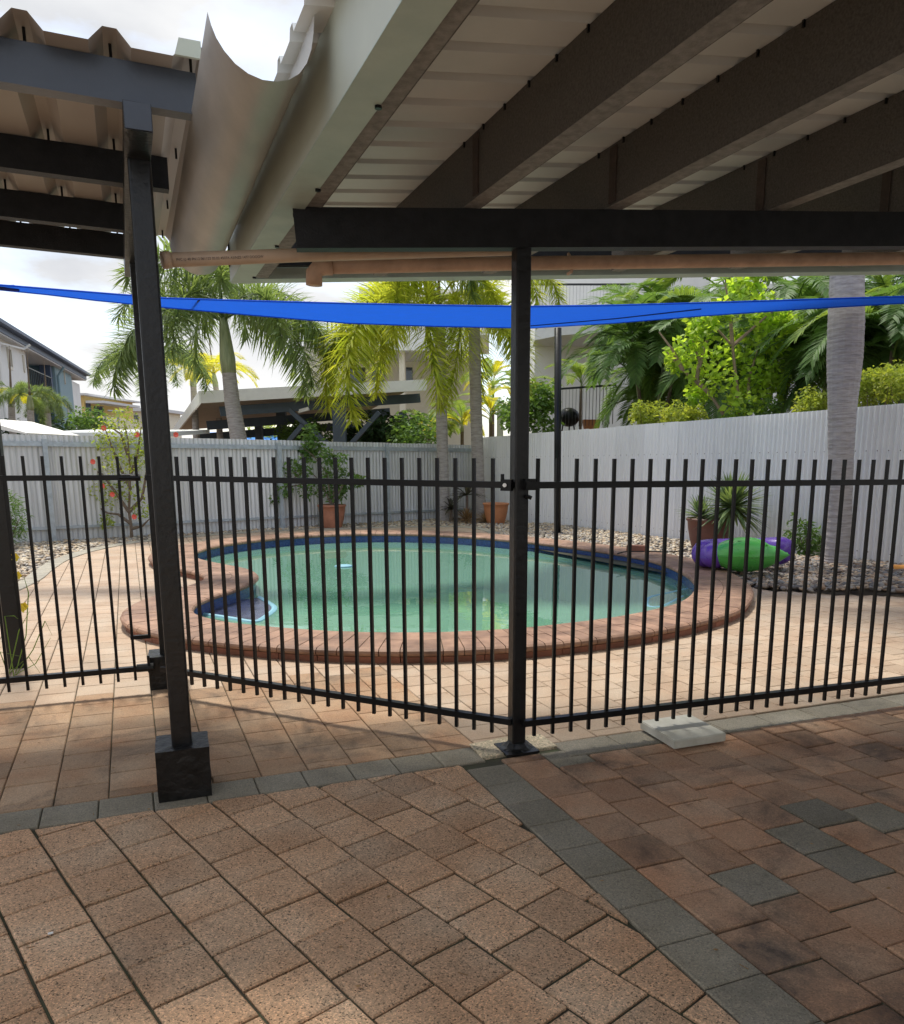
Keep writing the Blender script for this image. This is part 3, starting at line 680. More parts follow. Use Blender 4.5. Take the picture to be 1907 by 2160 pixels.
# left fascia: pale outer face, green-grey lower flange
f0, f1 = UV(.60, -1.2), UV(.60, 4.79)
def zf(p): return zroof(p) - .213
q = [f0, f1]
mb = MB()
def fascia_seg(mb, d0, d1, z0, z1):
    A0 = f0 + UA * d0; A1 = f1 + UA * d0; B0 = f0 + UA * d1; B1 = f1 + UA * d1
    mb.hexa([(A0.x, A0.y, 2.317 + z0), (B0.x, B0.y, 2.317 + z0), (B1.x, B1.y, 2.317 + z0), (A1.x, A1.y, 2.317 + z0)], [(A0.x, A0.y, 2.317 + z1), (B0.x, B0.y, 2.317 + z1), (B1.x, B1.y, 2.317 + z1), (A1.x, A1.y, 2.317 + z1)])
fascia_seg(mb, 0, .004, .0, .245); part(mb, 'fascia_board', M_fascia, roof)
mb = MB(); fascia_seg(mb, .0, .105, -.004, .0); part(mb, 'fascia_flange', M_fasciag, roof)
for v in (2.3, 3.05, 3.9, 4.6):
    c = UV(.70, v, 2.313); mb = MB(); mb.tube([c, c - Vector((0, 0, .008))], .01, 8); part(mb, 'fascia_screw', M_black, roof)
# far gutter and its soffit strip
g0 = UV(.60, 4.80); g1 = g0 + BD * 6.8
def gp(p, up, out): return Vector((p.x, p.y, zroof(p) + up)) + BN * out
mb = MB()
for (o0, z0, o1, z1) in ((0, -.225, .11, -.225), (.11, -.225, .11, -.06), (0, -.225, 0, -.165)):
    mb.add([gp(g0, z0, o0), gp(g1, z0, o0), gp(g1, z1, o1), gp(g0, z1, o1)], [(0, 1, 2, 3)])
mb.add([gp(g0, -.225, 0), gp(g0, -.225, .11), gp(g0, -.06, .11), gp(g0, -.06, 0)], [(0, 1, 2, 3)])
part(mb, 'eave_gutter', M_fasciag, roof)
mb = MB(); mb.hexa([gp(g0, -.165, -.05), gp(g1, -.165, -.05), gp(g1, -.165, -.004), gp(g0, -.165, -.004)], [gp(g0, -.005, -.05), gp(g1, -.005, -.05), gp(g1, -.005, -.004), gp(g0, -.005, -.004)]); part(mb, 'eave_purlin', M_purlin, roof)
# house wall behind the viewer, which carries the roof
hw = tag(MB().box((1.0, -2.3, 1.4), 14, .2, 2.9).build('house_wall', M_render), 'rendered house wall closing the patio behind the viewer', 'wall')
# house wall on the right of the patio
# ------------------------------------------------------------------ left roof
lroof = thing('walkway_roof', 'walkway roof at upper left with dark purlins, the nearest haze tinted, and tan ribbed sheet', 'roof', tuple(UV(.1, 3.1, 2.5)))
bz0, bz1 = 2.402, 2.487
mb = MB(); mb.bar(UV(.118, 2.995, (bz0 + bz1) / 2), UV(.118, 5.33, (bz0 + bz1) / 2), .085, .085); part(mb, 'box_beam', M_blackr, lroof)
mb = MB(); c = UV(.118, 2.993, (bz0 + bz1) / 2); mb.box(c, .08, .006, .08, UA, Vector((-UA.y, UA.x, 0))); part(mb, 'end_cap', M_haze_purlin, lroof)
UL = Vector((UA.x, UA.y, -.014)).normalized()
for v, m_, ur in ((3.02, M_haze_purlin, .305), (3.86, M_purlin, .255), (4.62, M_purlin, .215), (5.22, M_purlin, .205)):
    a_ = UV(-3.4, v, 2.489 + .0) - Vector((0, 0, -.014 * 3.5)); b_ = UV(ur, v, 2.489) - Vector((0, 0, .014 * .2))
    mb = MB(); mb.prism(c_section(.125, .062, .016, .004), a_, b_, VA, Vector((0, 0, 1))); part(mb, 'purlin', m_, lroof)
def lz(u): return 2.617 - .014 * u
us = []
u = .315 - 15 * .24 - .045
A_ = []
prof_l = [( -3.6, 0)]
for k in range(15, -1, -1):
    c = .293 - k * .24
    prof_l += [(c - .062, 0), (c - .02, .045), (c + .02, .045), (c + .058, 0)]
for grp in range(4):
    seg = prof_l[grp * 16:(grp + 1) * 16 + 1]
    mb = MB(); A_ = [UV(u_, 2.93, lz(u_) + z_) for u_, z_ in seg]; B_ = [UV(u_, 5.36, lz(u_) + z_) for u_, z_ in seg]; k = len(seg)
    mb.add(A_ + B_, [(i, i + 1, k + i + 1, k + i) for i in range(k - 1)])
    part(mb, 'roof_sheet', M_sheetl, lroof)
for k in range(0, 8):
    for v in (3.02, 3.86, 4.62, 5.22):
        c = UV(.293 - k * .24, v + .02, 2.617); mb = MB(); mb.tube([c, c + Vector((0, 0, .05))], .005, 6); part(mb, 'roof_screw', M_black, lroof)
mb = MB(); c0, c1 = UV(.29, 2.915, lz(.29) + .047), UV(.29, 2.929, lz(.29) + .047)
mb.hexa([UV(.235, 2.915, lz(.3)), UV(.315, 2.915, lz(.3)), UV(.315, 2.927, lz(.3)), UV(.235, 2.927, lz(.3))], [UV(.25, 2.915, lz(.3) + .05), UV(.315, 2.915, lz(.3) + .05), UV(.315, 2.927, lz(.3) + .05), UV(.25, 2.927, lz(.3) + .05)]); part(mb, 'rib_cap', M_fascia, lroof)
# curved valley gutter between the two roofs
vg = thing('valley_gutter', 'curved galvanised valley gutter between the left and right roofs', 'gutter', tuple(UV(.47, 3.6, 2.45)))
prof_g = [(-.158, .150), (-.150, .118), (-.138, .088), (-.118, .058), (-.09, .03), (-.055, .010), (-.015, 0), (.025, .002), (.06, .012), (.092, .034), (.115, .066), (.13, .105), (.138, .15), (.142, .20)]
mb = MB()
GS = .915
def gut(v, o, z0=2.452):
    q = UV(.462 + .01 * (v - 2.6), v, z0 - .004 * (v - 2.6)) + UA * o[0] + Vector((0, 0, o[1])); return Vector((q.x * GS, q.y * GS, EYE + (q.z - EYE) * GS))
stations = [2.60, 3.2, 3.8, 4.4, 5.3]
rows = [[gut(v, o) for o in prof_g] for v in stations]; k = len(prof_g)
mb.add([p for r_ in rows for p in r_], [(r_ * k + i, r_ * k + i + 1, (r_ + 1) * k + i + 1, (r_ + 1) * k + i) for r_ in range(len(stations) - 1) for i in range(k - 1)])
rows2 = [[gut(v, (o[0] * .985, o[1] + .003)) for o in prof_g] for v in stations]
part(mb, 'trough', M_gutter, vg, True)
# right roof sheets overhanging into the gutter
# (their rib ends read as steps above the fascia)
# ------------------------------------------------------------------ pipes
def pipe(label, pts, r_, m_, text=False, bracket=()):
    root = thing('water_pipe', label, 'pipe', tuple(pts[0])); mb = MB(); mb.tube(pts, r_, 16); part(mb, 'pipe_run', m_, root, True); return root
pa, pb = atY(342, 549, 3.12), atY(640, 538, 3.42); pdir = (pb - pa)
pe = pa + pdir * 2.7
r1 = pipe('cream drain pipe with printed lettering leaving the footed post under the gutter', [pa, pb, atY(1090, 525, 3.66)], .0265, M_pvcl)
mb = MB(); mb.tube([pa, pa + pdir.normalized() * .03], .031, 16); part(mb, 'collar', M_pvcl, r1, True)
p2 = [atY(676, 563, 3.62), atY(1080, 556, 3.85), atY(1907, 545, 4.25), atY(2300, 540, 4.45)]
r2 = pipe('tan pipe with a down-turned elbow slung behind the beam', p2, .031, M_pvc)
e0 = p2[0]; ed = (p2[1] - p2[0]).normalized()
mb = MB(); arc = [e0 + ed * .05, e0 + ed * .02, e0 - ed * .012 - Vector((0, 0, .006)), e0 - ed * .028 - Vector((0, 0, .024)), e0 - ed * .03 - Vector((0, 0, .075))]
mb.tube(arc, .036, 16); part(mb, 'elbow', M_pvc, r2, True)
mb = MB(); c = atY(1203, 556, 3.93); mb.tube([c + Vector((0, 0, .05)) + BN * .03, c + Vector((0, 0, .0)) - BN * .034, c - Vector((0, 0, .04)) - BN * .02, c - Vector((0, 0, .04)) + BN * .03], .008, 8); part(mb, 'pipe_clip', M_pvc, r2)
cu = bpy.data.curves.new('lettering', 'FONT'); cu.body = 'PVC-U 40 PN12 061122 05.02 4507A AS/NZS 1477 DOOOW'; cu.size = .022; cu.align_x = 'LEFT'
to = bpy.data.objects.new('lettering', cu); C.objects.link(to)
dg = bpy.context.evaluated_depsgraph_get(); tme = bpy.data.meshes.new_from_object(to.evaluated_get(dg)); bpy.data.objects.remove(to)
xs = [v.co.x for v in tme.vertices]; sc_ = (pdir.length * .60) / (max(xs) - min(xs))
px_ = pdir.normalized(); toward = (Vector((0, 0, EYE)) - (pa + pb) / 2).normalized(); nz = (toward - px_ * toward.dot(px_)).normalized(); py_ = nz.cross(px_).normalized()
start = pa + px_ * .045
for v in tme.vertices:
    yy = (v.co.y - .007) * min(sc_, 1.0); an = yy / .0265
    v.co = start + px_ * v.co.x * sc_ + (nz * math.cos(an) + py_ * math.sin(an)) * .0272
tme.materials.append(M_ink); tme.transform(Matrix.Translation(-r1.location)); link('lettering', tme, r1)

# ------------------------------------------------------------------ shade sail and its post
sail = thing('shade_sail', 'blue shade sail seen edge on, stretched across the yard above the pool', 'shade sail', (0, 9, 3.2))
top_px = [(-60, 598), (0, 601), (100, 609), (200, 617), (349, 629), (540, 635), (729, 640), (920, 644), (1120, 646.5), (1300, 644), (1479, 639), (1700, 632), (1907, 625.5), (2100, 617)]
bot_px = [(-60, 604), (0, 611), (100, 621), (200, 633), (349, 648), (540, 665), (729, 681), (920, 688), (1120, 692), (1300, 681), (1479, 666), (1700, 651), (1907, 639), (2100, 626)]
nn = len(top_px); rows = []
for j in range(7):
    s = j / 6; row = []
    for i, ((x0, y0), (x1, y1)) in enumerate(zip(top_px, bot_px)):
        t = i / (nn - 1); far = 9.15 + .5 * max(0, 1 - abs((x1 - 1150) / 1180)) + 4.0 * max(0, 1 - abs((x1 - 1170) / 330)) ** 1.5; near = 8.6 + .5 * abs(t - .55)
        Y = near + (far - near) * s; row.append(atY(x0 + (x1 - x0) * s, y0 + (y1 - y0) * s, Y))
    rows.append(row)
mb = MB(); mb.add([p for r_ in rows for p in r_], [(j * nn + i, j * nn + i + 1, (j + 1) * nn + i + 1, (j + 1) * nn + i) for j in range(6) for i in range(nn - 1)]); part(mb, 'sail_cloth', M_blue, sail, True)
mb = MB(); mb.tube([p - Vector((0, .0, .0)) for p in rows[0]], .009, 6); part(mb, 'sail_hem', M_blue, sail)
mb = MB(); mb.tube(rows[6], .010, 6); part(mb, 'sail_hem', M_blue, sail)
mb = MB(); mb.tube([rows[5][8] - Vector((0, 0, .02)), rows[4][9] - Vector((0, 0, .02)), rows[2][10] - Vector((0, 0, .02))], .007, 6); part(mb, 'sail_seam', M_seam, sail)
mb = MB(); mb.tube([atY(420, 633, 8.75), atY(405, 643, 9.3), atY(350, 650, 10)], .012, 6); part(mb, 'sail_seam', M_seam, sail)
mb = MB(); mb.tube([atY(-40, 603, 9), atY(5, 606, 9), atY(40, 612, 9)], [.01, .03, .012], 8); mb.tube([atY(-40, 605, 8.95), atY(30, 603, 8.95)], .012, 6); part(mb, 'corner_gather', M_seam, sail)
s2 = thing('shade_sail', 'second blue shade sail showing as a thin strip under the gutter at right', 'shade sail', (5, 8, 4))
mb = MB(); A_ = [atY(x, y, 8.0) for x, y in ((1560, 572), (1700, 568), (1907, 562), (2150, 552))]; B_ = [atY(x, y, 8.5) for x, y in ((1560, 574), (1700, 575), (1907, 572), (2150, 568))]
mb.add(A_ + B_, [(i, i + 1, 5 + i, 4 + i) for i in range(3)]); part(mb, 'sail_cloth', M_blue, s2)
root = thing('shade_post', 'slim black steel post holding up the blue shade sail by the white fence', 'post', (1.13, 13.9, 0))
mb = MB(); t_ = atY(1177, 692, 13.9); mb.tube([(1.13, 13.9, -.05), (t_.x, 13.9, t_.z)], .062, 12); part(mb, 'shaft', M_black, root, True)
mb = MB(); mb.lathe([(.0, .06), (.11, .05), (.12, .0)], (1.13, 13.9, .0), 12); part(mb, 'base_plate', M_black, root)

# ------------------------------------------------------------------ gravel
def pebbles(polys, n, name, label, size, near=False, seed=1, mound=None):
    rg = random.Random(seed); bm = bmesh.new(); bmesh.ops.create_icosphere(bm, subdivisions=2 if near else 1, radius=1)
    base = np.array([v.co[:] for v in bm.verts]); faces = [[v.index for v in f.verts] for f in bm.faces]; bm.free(); fa = np.array(faces); nv = len(base)
    V_, F_, T_ = [], [], []
    xs_ = [p[0] for p in polys]; ys_ = [p[1] for p in polys]; k = 0; tries = 0
    nr = np.random.RandomState(seed)
    while k < n and tries < n * 12:
        tries += 1; x = rg.uniform(min(xs_), max(xs_)); y = rg.uniform(min(ys_), max(ys_))
        if not inside((x, y), polys): continue
        s = rg.uniform(*size); a = rg.uniform(0, 6.28); sx, sy, sz = s * rg.uniform(.9, 1.5), s * rg.uniform(.7, 1.0), s * rg.uniform(.4, .65)
        b = base * np.array([sx, sy, sz]) * (1 + nr.uniform(-.12, .12, (nv, 1)))
        tl = rg.uniform(-.5, .5); b = b @ np.array([[math.cos(tl), 0, math.sin(tl)], [0, 1, 0], [-math.sin(tl), 0, math.cos(tl)]])
        b = b @ np.array([[math.cos(a), math.sin(a), 0], [-math.sin(a), math.cos(a), 0], [0, 0, 1]])
        z = (mound(x, y) if mound else 0) + rg.uniform(-.012, .012)
        V_.append(b + np.array([x, y, z])); F_.append(fa + nv * k); T_.append(np.full(len(fa), rg.random())); k += 1
    V_ = np.vstack(V_); F_ = np.vstack(F_); me = bpy.data.meshes.new(name); me.from_pydata(V_.tolist(), [], F_.tolist())
    me.polygons.foreach_set('use_smooth', [True] * len(F_)); at = me.attributes.new('tint', 'FLOAT', 'FACE'); at.data.foreach_set('value', np.concatenate(T_))
    me.materials.append(M_pebd if near else M_pebble); return stuff(tag(link(name, me), label, 'gravel'))
def pebble_mat(name, cols):
    m = bpy.data.materials.new(name); m.use_nodes = True; t = m.node_tree; L = t.links; N = t.nodes; p = N['Principled BSDF']; p.inputs['Roughness'].default_value = .6
    a = N.new('ShaderNodeAttribute'); a.attribute_name = 'tint'; r = N.new('ShaderNodeValToRGB'); r.color_ramp.interpolation = 'CONSTANT'; e = r.color_ramp.elements
    e[0].color = (*cols[0], 1); e[1].position = 1 / len(cols); e[1].color = (*cols[1], 1)
    for k in range(2, len(cols)): q_ = e.new(k / len(cols)); q_.color = (*cols[k], 1)
    n_ = N.new('ShaderNodeTexNoise'); n_.inputs['Scale'].default_value = 60; n_.inputs['Detail'].default_value = 3; L.new(N.new('ShaderNodeTexCoord').outputs['Object'], n_.inputs['Vector'])
    v = N.new('ShaderNodeMapRange'); v.inputs['To Min'].default_value = .7; v.inputs['To Max'].default_value = 1.3; L.new(n_.outputs['Fac'], v.inputs['Value'])
    x = N.new('ShaderNodeMix'); x.data_type = 'RGBA'; x.blend_type = 'MULTIPLY'; x.inputs['Factor'].default_value = 1; L.new(a.outputs['Fac'], r.inputs['Fac']); L.new(r.outputs[0], x.inputs['A']); L.new(v.outputs[0], x.inputs['B'])
    L.new(x.outputs['Result'], p.inputs['Base Color']); return m
M_pebble = pebble_mat('river pebble', [(.50, .42, .30), (.42, .33, .23), (.30, .24, .18), (.55, .48, .37), (.22, .19, .16), (.46, .34, .21), (.36, .33, .29)])
M_pebd = pebble_mat('grey brown pebble', [(.20, .155, .115), (.34, .25, .165), (.10, .09, .085), (.27, .18, .115), (.165, .16, .155), (.36, .295, .225), (.14, .10, .075), (.235, .215, .195)])
M_bed = mat('gravel bed', (.10, .08, .06), .95, .3, 20)
def mound_r(x, y): return .01 + .05 * max(0, min(1, (x - 2.2) / 1.5)) + .02 * math.sin(x * 3) * math.sin(y * 2.3)
bl = [tuple(p) for p in KERBS[8:]]; left_bed = bl + [(.25, 13.4), (.6, 12.6), (1.6, 11.2), (2.4, 9.6), (2.87, 8.06), (3.37, 7.82), (4.0, 7.68), (5.5, 7.37), (6.6, 7.2)] + [(4.95, 9.98), (2.8, 13.35), (1.0, 16.1), (-.3, 18.15), (-4, 15.05), (-8, 11.7), (-9, 10.8), (-7.5, 7.5)]
mbg = struct(fill(left_bed, [], -.006, 'gravel_bed', M_bed)); mbg.location.z = -.002
OUT_F = [tuple(p) for p in RIM + RIMN * (COPE_W - .02)]
back_bed = bl + [(.1, 13.6), (.9, 15.5), (-.3, 18.15), (-4, 15.05), (-8, 11.7), (-8.2, 9.5), (-6.2, 7.8)]
pebbles(back_bed, 7000, 'gravel', 'cream and tan river pebbles along the grey back fence', (.022, .045), seed=4)
right_far = [(.1, 13.1), (.55, 12.55), (1.15, 12.0), (1.7, 11.4), (2.25, 10.8), (2.55, 10.2), (4.7, 10.2), (2.6, 13.6), (1.0, 16.1), (.2, 15.5)]
pebbles(right_far, 5200, 'gravel', 'cream river pebbles between the pool coping and the white fence', (.022, .042), seed=5, mound=lambda x, y: .03)
right_near = [(2.55, 10.4), (2.66, 9.4), (2.60, 8.3), (2.87, 8.08), (3.37, 7.85), (4.0, 7.71), (5.5, 7.40), (6.4, 7.25), (4.8, 10.4)]
pebbles(right_near, 4600, 'gravel', 'brown and grey river pebbles around the big palm trunk', (.02, .042), near=True, seed=6, mound=mound_r)

# ------------------------------------------------------------------ plants
def leaflet(mb, p, d, length, w, droop, nrm, tint):
    d = d.normalized(); s = d.cross(nrm)
    if s.length < 1e-4: s = d.orthogonal()
    s = s.normalized(); m_ = p + d * length * .5 + Vector((0, 0, -droop * length * .12)); e = p + d * length * .95 + Vector((0, 0, -droop * length * .45))
    mb.tint = tint
    mb.add([p - s * w * .25, p + s * w * .25, m_ + s * w * .5, m_ - s * w * .5, e], [(0, 1, 2, 3), (3, 2, 4)])
def rachis(L_, e0, e1, n=22, sway=0.0):
    pts = [Vector((0, 0, 0))]; 
    for i in range(n):
        t = i / (n - 1); e = e0 + (e1 - e0) * (t ** .85); pts.append(pts[-1] + Vector((math.cos(e) * math.cos(sway * t), math.cos(e) * math.sin(sway * t), math.sin(e))) * (L_ / n))
    return pts
def sample(pts, t):
    f = t * (len(pts) - 1); i = min(int(f), len(pts) - 2); k = f - i; p = pts[i].lerp(pts[i + 1], k); return p, (pts[i + 1] - pts[i]).normalized()
def foxtail_frond(seed, L_=2.3, e0=R(45), e1=R(-62), n=105, ll=.56, w=.028):
    rg = random.Random(seed); pts = rachis(L_, e0, e1, sway=rg.uniform(-.3, .3)); mb = MB()
    mb.tint = .8; mb.tube(pts, [.022 * (1 - .85 * i / len(pts)) for i in range(len(pts))], 5, False)
    for i in range(n):
        t = .16 + .84 * i / n; p, d = sample(pts, t); x = d.orthogonal().normalized(); y = d.cross(x); a0 = rg.uniform(0, 6.28)
        env = min(1, (t - .1) * 5) * (1 - .55 * max(0, t - .55) / .45)
        for k in range(3):
            a = a0 + k * 2.1 + rg.uniform(-.4, .4); r_ = x * math.cos(a) + y * math.sin(a)
            leaflet(mb, p, d * .5 + r_ * 1.0, ll * env * rg.uniform(.8, 1.1), w, rg.uniform(.25, .75), Vector((rg.uniform(-.4, .4), rg.uniform(-.4, .4), 1)), rg.uniform(.7, 1.25))
    return mb
def feather_frond(seed, L_=2.2, e0=R(62), e1=R(-35), n=38, ll=.58, w=.042, vee=.8, droop=.7):
    rg = random.Random(seed); pts = rachis(L_, e0, e1, sway=rg.uniform(-.35, .35)); mb = MB()
    mb.tint = 1.1; mb.tube(pts, [.018 * (1 - .85 * i / len(pts)) for i in range(len(pts))], 5, False)
    for i in range(n):
        t = .2 + .8 * i / n; p, d = sample(pts, t); side = d.cross(Vector((0, 0, 1))).normalized(); up = side.cross(d).normalized()
        env = math.sin(min(1, (t - .14) * 2.6) * math.pi / 2) * (1 - .6 * max(0, t - .6) / .4)
        for s in (-1, 1):
            dirn = side * s * .85 + up * vee * .5 + d * (.45 + .5 * t)
            leaflet(mb, p, dirn, ll * env * rg.uniform(.88, 1.08), w, droop * rg.uniform(.7, 1.3), up + Vector((rg.uniform(-.2, .2), rg.uniform(-.2, .2), 0)), rg.uniform(.75, 1.2))
    return mb
def mesh_of(mb, name, m_):
    o = mb.build(name, m_); me = o.data; bpy.data.objects.remove(o); return me
FOX = [mesh_of(foxtail_frond(s, 2.4, R(50), R(-66)), 'frond', M_fox) for s in range(4)]
FOXD = [mesh_of(foxtail_frond(20 + s, 3.3, R(30), R(-94), n=150, ll=.64, w=.030), 'frond', M_foxy) for s in range(3)]
FOXM = [mesh_of(foxtail_frond(30 + s, 3.0, R(48), R(-80), n=120, ll=.58), 'frond', M_fox) for s in range(2)]
ARE = [mesh_of(feather_frond(40 + s, 2.3, R(72 - 6 * s), R(-30 - 12 * s)), 'frond', M_areca) for s in range(4)]
AREL = [mesh_of(feather_frond(50 + s, 2.0, R(70), R(-35)), 'frond', M_arecal) for s in range(2)]
GOLD = [mesh_of(feather_frond(60 + s, 1.6, R(65), R(-40), n=64, ll=.40, w=.026, vee=.9), 'frond', M_gold) for s in range(2)]
def put_frond(root, me, loc, az, tilt=0.0, scale=1.0, roll=0.0):
    o = link('frond', me, root); o.location = loc; o.rotation_euler = (roll, tilt, az); o.scale = (scale,) * 3; return o
def palm(label, path, radii, crown_h, fronds, meshes, seed, shaft=.9, scale=1.0, rings=True, group=None, tilt=(-.3, .35), name='palm_tree', trunk_m=None, cat='palm', spear=True):
    rg = random.Random(seed); base = Vector(path[0]); root = thing(name, label, cat, base, group)
    P_ = [Vector(p) for p in path]; dense_ = []; rr = []
    k = 0; N = len(P_)
    total = sum((P_[i + 1] - P_[i]).length for i in range(N - 1)); step_ = .045 if rings else .2; ns = max(4, int(total / step_))
    for i in range(ns + 1):
        f = i / ns * (N - 1); j = min(int(f), N - 2); q = P_[j].lerp(P_[j + 1], f - j); r_ = radii[j] + (radii[j + 1] - radii[j]) * (f - j)
        dense_.append(q); rr.append(r_ * (1.0 + (.028 if (rings and i % 2) else 0) + rg.uniform(-.008, .008)))
    mb = MB(); mb.tube(dense_, rr, 18 if radii[0] > .15 else 12); part(mb, 'trunk', trunk_m or M_trunk, root, False if rings else True)
    if rings:
        rb_ = MB()
        for i in range(2, ns - 1, 2 if radii[0] > .18 else 3):
            if rg.random() < .8: rb_.tube([dense_[i] - (dense_[i + 1] - dense_[i]) * .10, dense_[i] + (dense_[i + 1] - dense_[i]) * .10], rr[i] * 1.022, 18, False)
        stuff(part(rb_, 'trunk_rings', M_ring, root))
    top = P_[-1]; d = (P_[-1] - P_[-2]).normalized()
    if shaft:
        r0 = radii[-1]; mb = MB(); mb.tube([top - d * .02, top + d * shaft * .25, top + d * shaft * .7, top + d * shaft], [r0 * 1.05, r0 * 1.12, r0 * .8, r0 * .55], 12); part(mb, 'crownshaft', M_shaft, root, True)
    ctr = top + d * (shaft or 0) - base
    if spear: mb = MB(); mb.tube([top + d * shaft, top + d * (shaft + .5), top + d * (shaft + 1.25)], [.035, .025, .006], 6); part(mb, 'spear_leaf', M_bark, root)
    for i, fr in enumerate(fronds):
        az, ti = fr[0], fr[1]; sc = fr[2] if len(fr) > 2 else 1
        put_frond(root, meshes[i % len(meshes)], ctr - d * rg.uniform(0, .12), az, ti, scale * sc * rg.uniform(.92, 1.06), rg.uniform(-.2, .2))
    return root
def ring_f(n, seed, lo=-.35, hi=.45, a0=0):
    rg = random.Random(seed); return [(a0 + 2 * math.pi * i / n + rg.uniform(-.2, .2), rg.uniform(lo, hi)) for i in range(n)]
# foxtail palm behind the back fence
Y = 16.3
palm('foxtail palm with a leaning grey trunk rising behind the grey back fence left of centre', [Vector((atY(507, 940, Y).x, Y, 0)), atY(505, 935, Y), atY(490, 850, Y), atY(483, 785, Y)], [.18, .165, .15, .135], 0, ring_f(15, 3, -.4, .5), FOX, 5, shaft=1.05, scale=1.2)
# the two trunks standing inside the yard in the far corner
Y = 16.9
palm('pale trunked foxtail palm with drooping yellow green fronds left of the far corner', [(atY(937, 1095, Y).x, Y, -.05), atY(936, 1040, Y), atY(932, 900, Y), atY(928, 720, Y)], [.15, .125, .12, .11], 0,
     [(-2.9, .12, 1), (-2.3, .15, 1.05), (3.0, .0, .95), (-1.7, .2, 1.0), (-1.15, .3, .9), (-.45, .15, .95), (2.3, .1, .9), (1.2, .0, .9), (.3, .1, .9), (-2.0, -.25, .85), (-.9, -.3, .8)], FOXD, 6, shaft=.85, scale=1.16)
Y = 17.35
palm('second grey trunked foxtail palm in the far corner beside the white fence', [(atY(1012, 1090, Y).x, Y, -.05), atY(1010, 1040, Y), atY(1004, 860, Y), atY(1000, 680, Y), atY(998, 625, Y)], [.16, .135, .125, .12, .115], 0,
     [(-.75, .1, .8), (.2, -.2, .75), (1.4, .1), (2.2, .05), (3.0, .1), (-2.5, .2), (-1.6, .15, .9), (.6, -.45, .8), (-2.2, -.35), (2.6, -.3)], FOXD[:2] + FOXM, 7, shaft=.8, scale=1.08)
# big palm inside the white fence at right
Y = 9.75
palm('big grey palm trunk with a swollen middle in front of the white fence at right', [(atY(1768, 1195, Y).x, Y, -.05), atY(1768, 1170, Y), atY(1771, 1080, Y), atY(1774, 960, Y), atY(1777, 860, Y), atY(1782, 760, Y), atY(1785, 680, Y), atY(1787, 570, Y), atY(1790, 430, Y), atY(1792, 250, Y)],
     [.19, .165, .142, .148, .165, .203, .205, .188, .175, .16], 0, ring_f(12, 9), FOX, 8, shaft=1.1, scale=1.3, rings=True)
# other palms, half hidden
Y = 19.5
palm('slender foxtail palm hidden behind the left posts with hanging plumes', [(atY(322, 930, Y).x, Y, 0), atY(320, 840, Y), atY(318, 790, Y)], [.11, .10, .09], 0, ring_f(8, 12, .0, .5), FOX[:2], 9, shaft=.5, scale=.75)
Y = 23
palm('golden palm with upright yellow fronds behind the carport roof', [(atY(412, 900, Y).x, Y, 0), atY(410, 850, Y), atY(408, 815, Y)], [.10, .09, .08], 0, ring_f(11, 13, -.2, .4), GOLD, 10, shaft=.4, scale=1.0)
Y = 25
palm('second golden palm further behind the carport with pale fronds', [(atY(462, 900, Y).x, Y, 0), atY(460, 850, Y), atY(455, 815, Y)], [.10, .09, .08], 0, ring_f(10, 14, -.2, .4), GOLD, 11, shaft=.4, scale=1.05)
for i, (px, py, Y, sc, lab) in enumerate([(24, 838, 24, .95, 'young foxtail palm in front of the white apartments at the left edge'), (64, 852, 23, 1.0, 'young foxtail palm with yellow lower fronds beside the slate blue tower'), (100, 858, 26, .9, 'foxtail palm with glowing yellow green fronds against the slate blue tower')]):
    palm(lab, [(atY(px + 3, 930, Y).x, Y, 0), atY(px + 2, 900, Y), atY(px, py + 12, Y)], [.12, .10, .09], 0, ring_f(10, 30 + i, -.2, .5), FOXM[:1] + GOLD[:1] + FOX[:1], 40 + i, shaft=.4, scale=.44 * sc, rings=False)
for i, (px, py, Y, lab) in enumerate([(1095, 800, 24, 'bushy golden cane palm behind the fence right of the far corner'), (1035, 850, 22, 'yellow green cane palm in the gap behind the corner trunks'), (975, 870, 23, 'small golden cane palm between the two corner trunks'), (905, 880, 24, 'golden cane palm with yellow fronds under the carport eave'), (1040, 780, 27, 'tall light green cane palm in front of the white building')]):
    palm(lab, [(atY(px, 960, Y).x, Y, .3), atY(px, 930, Y), atY(px, py + 40, Y)], [.06, .05, .05], 0, ring_f(12, 60 + i, -.5, .5), (GOLD + AREL) if i % 2 else (AREL + GOLD), 70 + i, shaft=.2, scale=.72, rings=False, spear=False, trunk_m=M_bark)
# dark cane palms behind the white fence
def clump(label, px, Y, zb, zc, n, sc, seed, meshes=ARE, group=None):
    rg = random.Random(seed); base = Vector((atY(px, 900, Y).x, Y, zb)); root = thing('cane_palm', label, 'palm', base, group)
    for i in range(4):
        a = rg.uniform(0, 6.28); mb = MB(); tip = Vector((math.cos(a) * .5, math.sin(a) * .5, (zc - zb) * rg.uniform(.75, 1.0)))
        mb.tube([Vector((math.cos(a) * .15, math.sin(a) * .15, -.3)), tip * .5 + Vector((0, 0, .1)), tip], [.05, .042, .03], 7); mb.build('cane', M_shaft if i % 2 else M_bark, root)
        for k in range(n // 4):
            put_frond(root, AREL[0] if rg.random() < .16 else meshes[rg.randrange(len(meshes))], tip - Vector((0, 0, rg.uniform(0, .5))), rg.uniform(0, 6.28), rg.uniform(-.15, .45), sc * rg.uniform(.85, 1.15), rg.uniform(-.3, .3))
